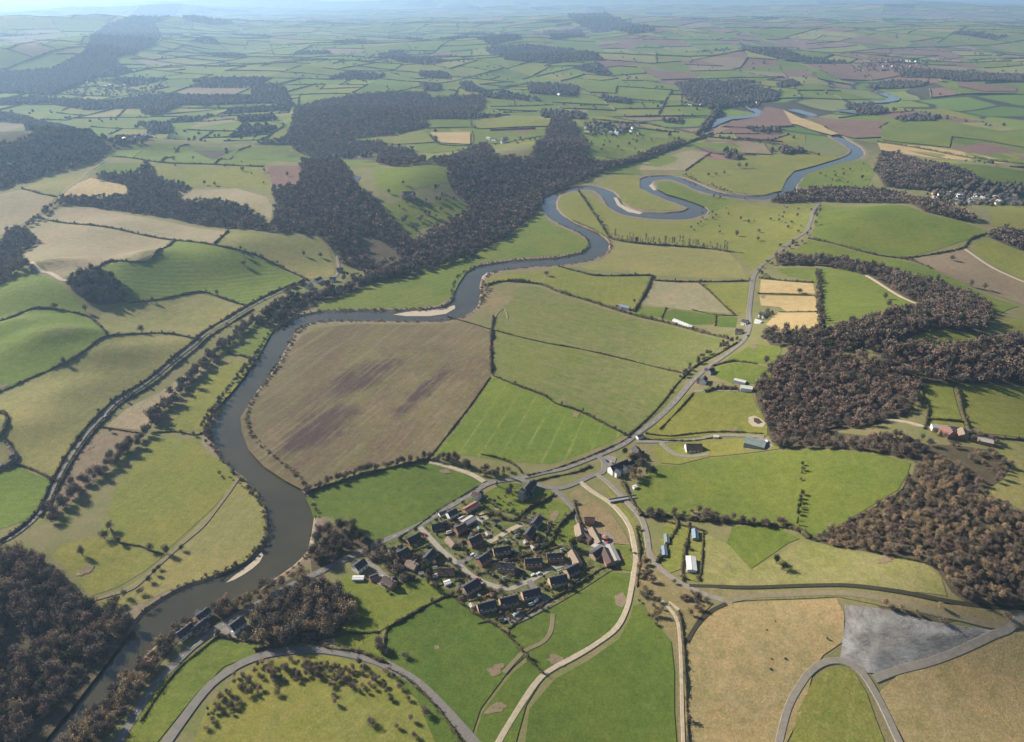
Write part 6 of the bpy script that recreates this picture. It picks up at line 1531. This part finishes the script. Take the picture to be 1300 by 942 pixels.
    # cars and vans
    def carmesh(body, van=False):
        m = simple_mat('car_paint', body, None, .3, 1., .5); L, Wd = (5.0, 1.95) if van else (4.2, 1.75); b = MB()
        prof = [(-L/2,.35),(-L/2,.85),(-L*.28,.95),(-L*.16,1.45),(L*.22,1.45),(L*.40,.98),(L/2,.82),(L/2,.35)] if not van else [(-L/2,.4),(-L/2,1.1),(-L*.4,1.2),(-L*.3,2.1),(L/2,2.15),(L/2,.4)]
        n = len(prof); vs = []
        for s, k in ((-1, 1), (-1, .0), (1, .0), (1, 1)):
            pass
        for y, sh in ((-Wd/2, 0), (Wd/2, 0)):
            for x, z in prof: vs.append((x, y*(.86 if z > 1.2 else 1), z))
        b.add(vs, [(i, (i+1) % n, n+(i+1) % n, n+i)[::-1] for i in range(n)] + [tuple(range(n))[::-1], tuple(range(n, 2*n))][::-1])
        body_ = b.mesh('body', [m]); g = MB(); zt, zb = (1.42, 1.0) if not van else (2.0, 1.35); xs = (-L*.24, L*.33) if not van else (-L*.36, -L*.1)
        g.add([(xs[0], -Wd*.46, zb), (xs[1], -Wd*.46, zb), (xs[1]-.35, -Wd*.435, zt), (xs[0]+.3, -Wd*.435, zt)], [(0,1,2,3)]); g.add([(xs[0], Wd*.46, zb), (xs[1], Wd*.46, zb), (xs[1]-.35, Wd*.435, zt), (xs[0]+.3, Wd*.435, zt)], [(3,2,1,0)])
        x0 = -L*.275 if not van else -L*.395; x1 = -L*.17 if not van else -L*.31; g.add([(x0-.03, -Wd*.4, zb), (x0-.03, Wd*.4, zb), (x1-.03, Wd*.38, zt), (x1-.03, -Wd*.38, zt)], [(3,2,1,0)])
        if not van: g.add([(L*.385, -Wd*.4, 1.02), (L*.385, Wd*.4, 1.02), (L*.24, Wd*.38, 1.43), (L*.24, -Wd*.38, 1.43)], [(0,1,2,3)])
        gl = g.mesh('glass', [M_GLASS]); w = MB(); w.cyl(0, 0, -.1, .1, .33, .33, 12, 0, 'y'); wh = w.mesh('wheel', [MW['timber']]); return body_, gl, wh, L, Wd
    WH = carmesh((.75,.75,.75)); RD = carmesh((.42,.03,.03)); DK = carmesh((.03,.035,.05)); SV = carmesh((.35,.36,.38)); VN = carmesh((.78,.78,.77), True); BL = carmesh((.04,.10,.25))
    for px, py, v, k, lb in ((677,731,(5,-2),WH,'white car parked left of a pair on the eastern side road'),(684,729,(5,-2),WH,'white car parked right of a pair on the eastern side road'),(663.5,734,(3,4),DK,'dark car on the estate road junction'),(680,765,(4,-3),VN,'white van beside the right hand terrace'),
        (608,737,(4,2),RD,'red car driving on the estate road bend'),(610,696,(4,-1),RD,'red car parked in a garden drive'),(600,705,(4,-2),WH,'white car at the short side road'),(540,680,(4,4),RD,'red car near the top of the estate road'),(134,529,(4,-4),WH,'white car driving along the curving country lane'),
        (949,427,(1,-5),DK,'dark car on the main road by the upper junction'),(798,555.5,(5,-4),DK,'dark car on the main road by the lane junction'),(605,706.5,(4,-2),SV,'silver car at the short side road'),(771,690,(3,3),RD,'red car parked in the farmyard'),(763,680,(4,1),SV,'silver car parked in the farmyard'),(574,676,(3,3),BL,'blue car parked beside the brown roofed house'),
        (640,789,(4,-2),WH,'white car parked behind the left terrace'),(655,781,(4,-2),VN,'white van parked behind the middle terrace'),(672,771,(4,-2),DK,'dark car parked behind the right terrace'),(776,588,(3,2),SV,'silver car on the inn forecourt'),(770,586,(3,2),BL,'blue car on the inn forecourt'),(262,801,(4,-3),SV,'silver car by the riverside cottages'),(486,733,(3,3),SV,'silver car on the old cottages driveway'),(973,562,(1,3),VN,'white van at the large barn')):
        q = W([(px, py)])[0]; body_, gl, wh, L, Wd = k; e = empty('van' if k is VN else 'car', tuple(q+(0,0,.68)), wang((px-v[0],py-v[1]), (px+v[0],py+v[1]))); tag(e, lb, 'van' if k is VN else 'car', 'parked and driving vehicles')
        obj('body', body_, e); obj('window', gl, e)
        for sx in (-1, 1):
            for sy in (-1, 1): obj('wheel', wh, e, (sx*L*.31, sy*Wd*.47, .33))
    # silage wrap / round tank in the yard
    b = MB(); b.cyl(0, 0, 0, 3.2, 3., 3., 20); b.add([(0,0,4.2)]+[(3.1*math.cos(i*math.pi/10), 3.1*math.sin(i*math.pi/10), 3.2) for i in range(20)], [(0, 1+i, 1+(i+1) % 20) for i in range(20)])
    q = W([(768,685)])[0]; o = obj('slurry_tank', b.mesh('slurry_tank', [MW['brick']]), None, tuple(q+(0,0,.3))); tag(o, 'round brown tank in the middle of the farmyard', 'tank')
    # distant settlements
    FV = [('far houses of the right village', 'tiny house of the village at the right below the wood', [(1183,238,1290,262)], 62, None), ('far houses of the hillside hamlet', 'tiny pale house in the hamlet beyond the river ridge', [(742,158,812,172)], 22, None), ('far houses of the wooded village', 'tiny house among trees in the village by the far river', [(868,106,965,136)], 46, None),
          ('far houses under the escarpment', 'tiny house of the settlement under the wooded escarpment', [(75,98,215,121)], 60, None), ('far houses of the upper hamlet', 'tiny house in the upper central hamlet', [(430,66,545,79)], 22, None), ('far houses of the right distance', 'tiny house in the far right distance', [(1090,76,1170,90)], 24, None),
          ('far farm of the upper left', 'farm building of the upper left farm', [(150,172,188,182)], 9, 'F'), ('far white farm of the centre', 'building of the far central farm', [(690,114,718,122)], 6, 'F'), ('far farm by the ridge', 'farm building near the ridge fields', [(620,176,642,186)], 5, 'F')]
    for gr, lb, boxes, n, k in FV:
        for i in range(n):
            x0, y0, x1, y1 = boxes[0]; t = rs.rand(); u = rs.rand()
            px = x0+(x1-x0)*t; py = y0+(y1-y0)*u
            if 'right village' in gr: py = y0+4+(y1-y0)*(.25+.55*u) - (1-t)*2
            q = W([(px, py)])[0]; wl = ['white','brick','pink','white','cream'][rs.randint(5)]; rf = ['slate','brown','slate','pale'][rs.randint(4)]
            l = [11., 14., 18.][rs.randint(3)]
            if k: l += 8; rf = ['pale','slate','white'][rs.randint(3)]
            parts = housemeshes(l, 8.5, 5., 36, wl, rf, (), False, 0)
            e = empty('farm_building' if k else 'house', tuple(q+(0,0,.3+(2 if q[1] > 2300 else 0))), rs.uniform(0, 3.14)); tag(e, lb, 'farm building' if k else 'house', gr)
            for nm, me, par in parts[:2]: obj(nm, me, e)
    # trees amid the settlements
    for (x0, y0, x1, y1), n in (((1175,232,1300,262),170),((742,156,812,172),60),((865,104,968,136),260),((75,96,215,122),200),((430,66,545,80),80),((1080,76,1180,92),120)):
        px = np.column_stack([rs.uniform(x0, x1, n), rs.uniform(y0, y1, n)]); q = W(px)
        for v in q: FARWT.append((v[0], v[1], rs.uniform(8, 13)))
def gardens():
    poly = W([(492,700),(530,672),(560,657),(600,640),(640,672),(690,655),(735,700),(738,742),(700,768),(645,795),(600,773),(572,752),(545,735),(505,738)])[:, :2]
    lo = poly.min(0); hi = poly.max(0); hp = np.array([(h[0], h[1]) for h in HOUSEPOS]); ang = wang((618,774), (674,758)); k = 0; tries = 0
    sm = [housemeshes(l, d, 2.1, 22, w, r, (), False, 0) for l, d, w, r in ((3.2,2.4,'timber','slate'),(4,3,'cream','pale'),(3,2.2,'grey','green'),(3.6,2.6,'brick','brown'))]
    nms = ('small dark timber garden shed','small cream garden shed','small grey green garden shed','small brick garden shed')
    while k < 44 and tries < 3000:
        tries += 1; p = lo+(hi-lo)*rs.rand(2)
        if not inpoly(p[None], poly)[0]: continue
        dd = np.hypot(*(hp-p).T).min()
        if dd < 9 or dd > 22: continue
        if min(segdist(p[None], L)[0][0] for L, w in ROADLINES) < 7: continue
        i = k % 4; z = hz(*p); e = empty('garden_shed', (p[0], p[1], z+.3), ang+rs.choice([0, math.pi/2])+rs.uniform(-.1, .1)); tag(e, nms[i]+' behind the village houses', 'shed', nms[i]+'s of the village')
        for nm, me, par in sm[i][:2]: obj(nm, me, e)
        hp = np.vstack([hp, p]); HOUSEPOS.append((p[0], p[1], 2.5)); k += 1
    # plots: clipped hedges and board fences at right angles to the streets
    n = 0
    for hx, hy, r in [h for h in HOUSEPOS if h[2] > 5]:
        c = np.array([hx, hy])
        if not inpoly(c[None], poly)[0]: continue
        for q, (a0, b0, a1, b1) in enumerate(((-11,-12,-11,13), (-10,13,10,13), (-10,-12,-3,-12), (4,-12,10,-12))):
            if rs.rand() < .25: continue
            u = np.array([math.cos(ang), math.sin(ang)]); v = np.array([-u[1], u[0]])
            L = np.array([c+u*a0+v*b0, c+u*(a0+a1)/2+v*(b0+b1)/2, c+u*a1+v*b1])
            if min(segdist(L, R)[0].min() for R, w in ROADLINES) < 3.5: continue
            im = toimg(np.column_stack([L, height(L)]))
            hedge([tuple(x) for x in im], 'clipped garden hedge between the plots of the village houses', rs.uniform(1.1, 2.), rs.uniform(.8, 1.4), 'he' if rs.rand() < .6 else 'ha', 1.3, 'garden_hedge')['group'] = 'garden hedges of the village'; n += 1
    print('garden hedges', n)
build_houses()
gardens()
hedges()
plant()

# ------------------------------------------------------------------ sky, sun, haze
EL = math.radians(28); SV_ = Vector((-.86, .50, 0)).normalized(); SVEC = Vector((SV_.x*math.cos(EL), SV_.y*math.cos(EL), math.sin(EL)))
wd = bpy.data.worlds.new('World'); SC.world = wd; wd.use_nodes = True; t = wd.node_tree; bg = t.nodes['Background']
sky = t.nodes.new('ShaderNodeTexSky'); sky.sky_type = 'NISHITA'; sky.sun_disc = False; sky.sun_elevation = EL; sky.sun_rotation = math.atan2(SVEC.x, SVEC.y); sky.altitude = 400; sky.dust_density = .5; sky.ozone_density = 2.
t.links.new(sky.outputs[0], bg.inputs['Color']); bg.inputs['Strength'].default_value = .05
sl = bpy.data.lights.new('sun', 'SUN'); sl.energy = 5.; sl.angle = math.radians(.53); sl.color = (1., .93, .82); so = bpy.data.objects.new('sun', sl); COL.objects.link(so)
so.rotation_euler = (-SVEC).to_track_quat('-Z', 'Y').to_euler(); so.location = (0, 0, 900)
b = MB(); b.box(-88000, 88000, -2500, 95000, -12, 640); m, tr = nt('haze'); pv = tr.nodes.new('ShaderNodeVolumePrincipled'); pv.inputs['Color'].default_value = (.46,.70,1.,1); pv.inputs['Density'].default_value = .70e-4; pv.inputs['Anisotropy'].default_value = .36
ou = tr.nodes.new('ShaderNodeOutputMaterial'); tr.links.new(pv.outputs[0], ou.inputs['Volume'])
o = obj('haze', b.mesh('haze', [m])); tag(o, 'pale blue haze filling the air over the whole valley', 'haze', None, 'stuff')
SC.view_settings.view_transform = 'Standard'; SC.view_settings.look = 'None'; SC.view_settings.exposure = 1.08; SC.view_settings.gamma = 1.
SC.render.engine = 'CYCLES'
cy = SC.cycles; cy.max_bounces = 4; cy.diffuse_bounces = 2; cy.glossy_bounces = 2; cy.volume_bounces = 0; cy.transparent_max_bounces = 4; cy.caustics_reflective = False; cy.caustics_refractive = False; cy.use_denoising = True
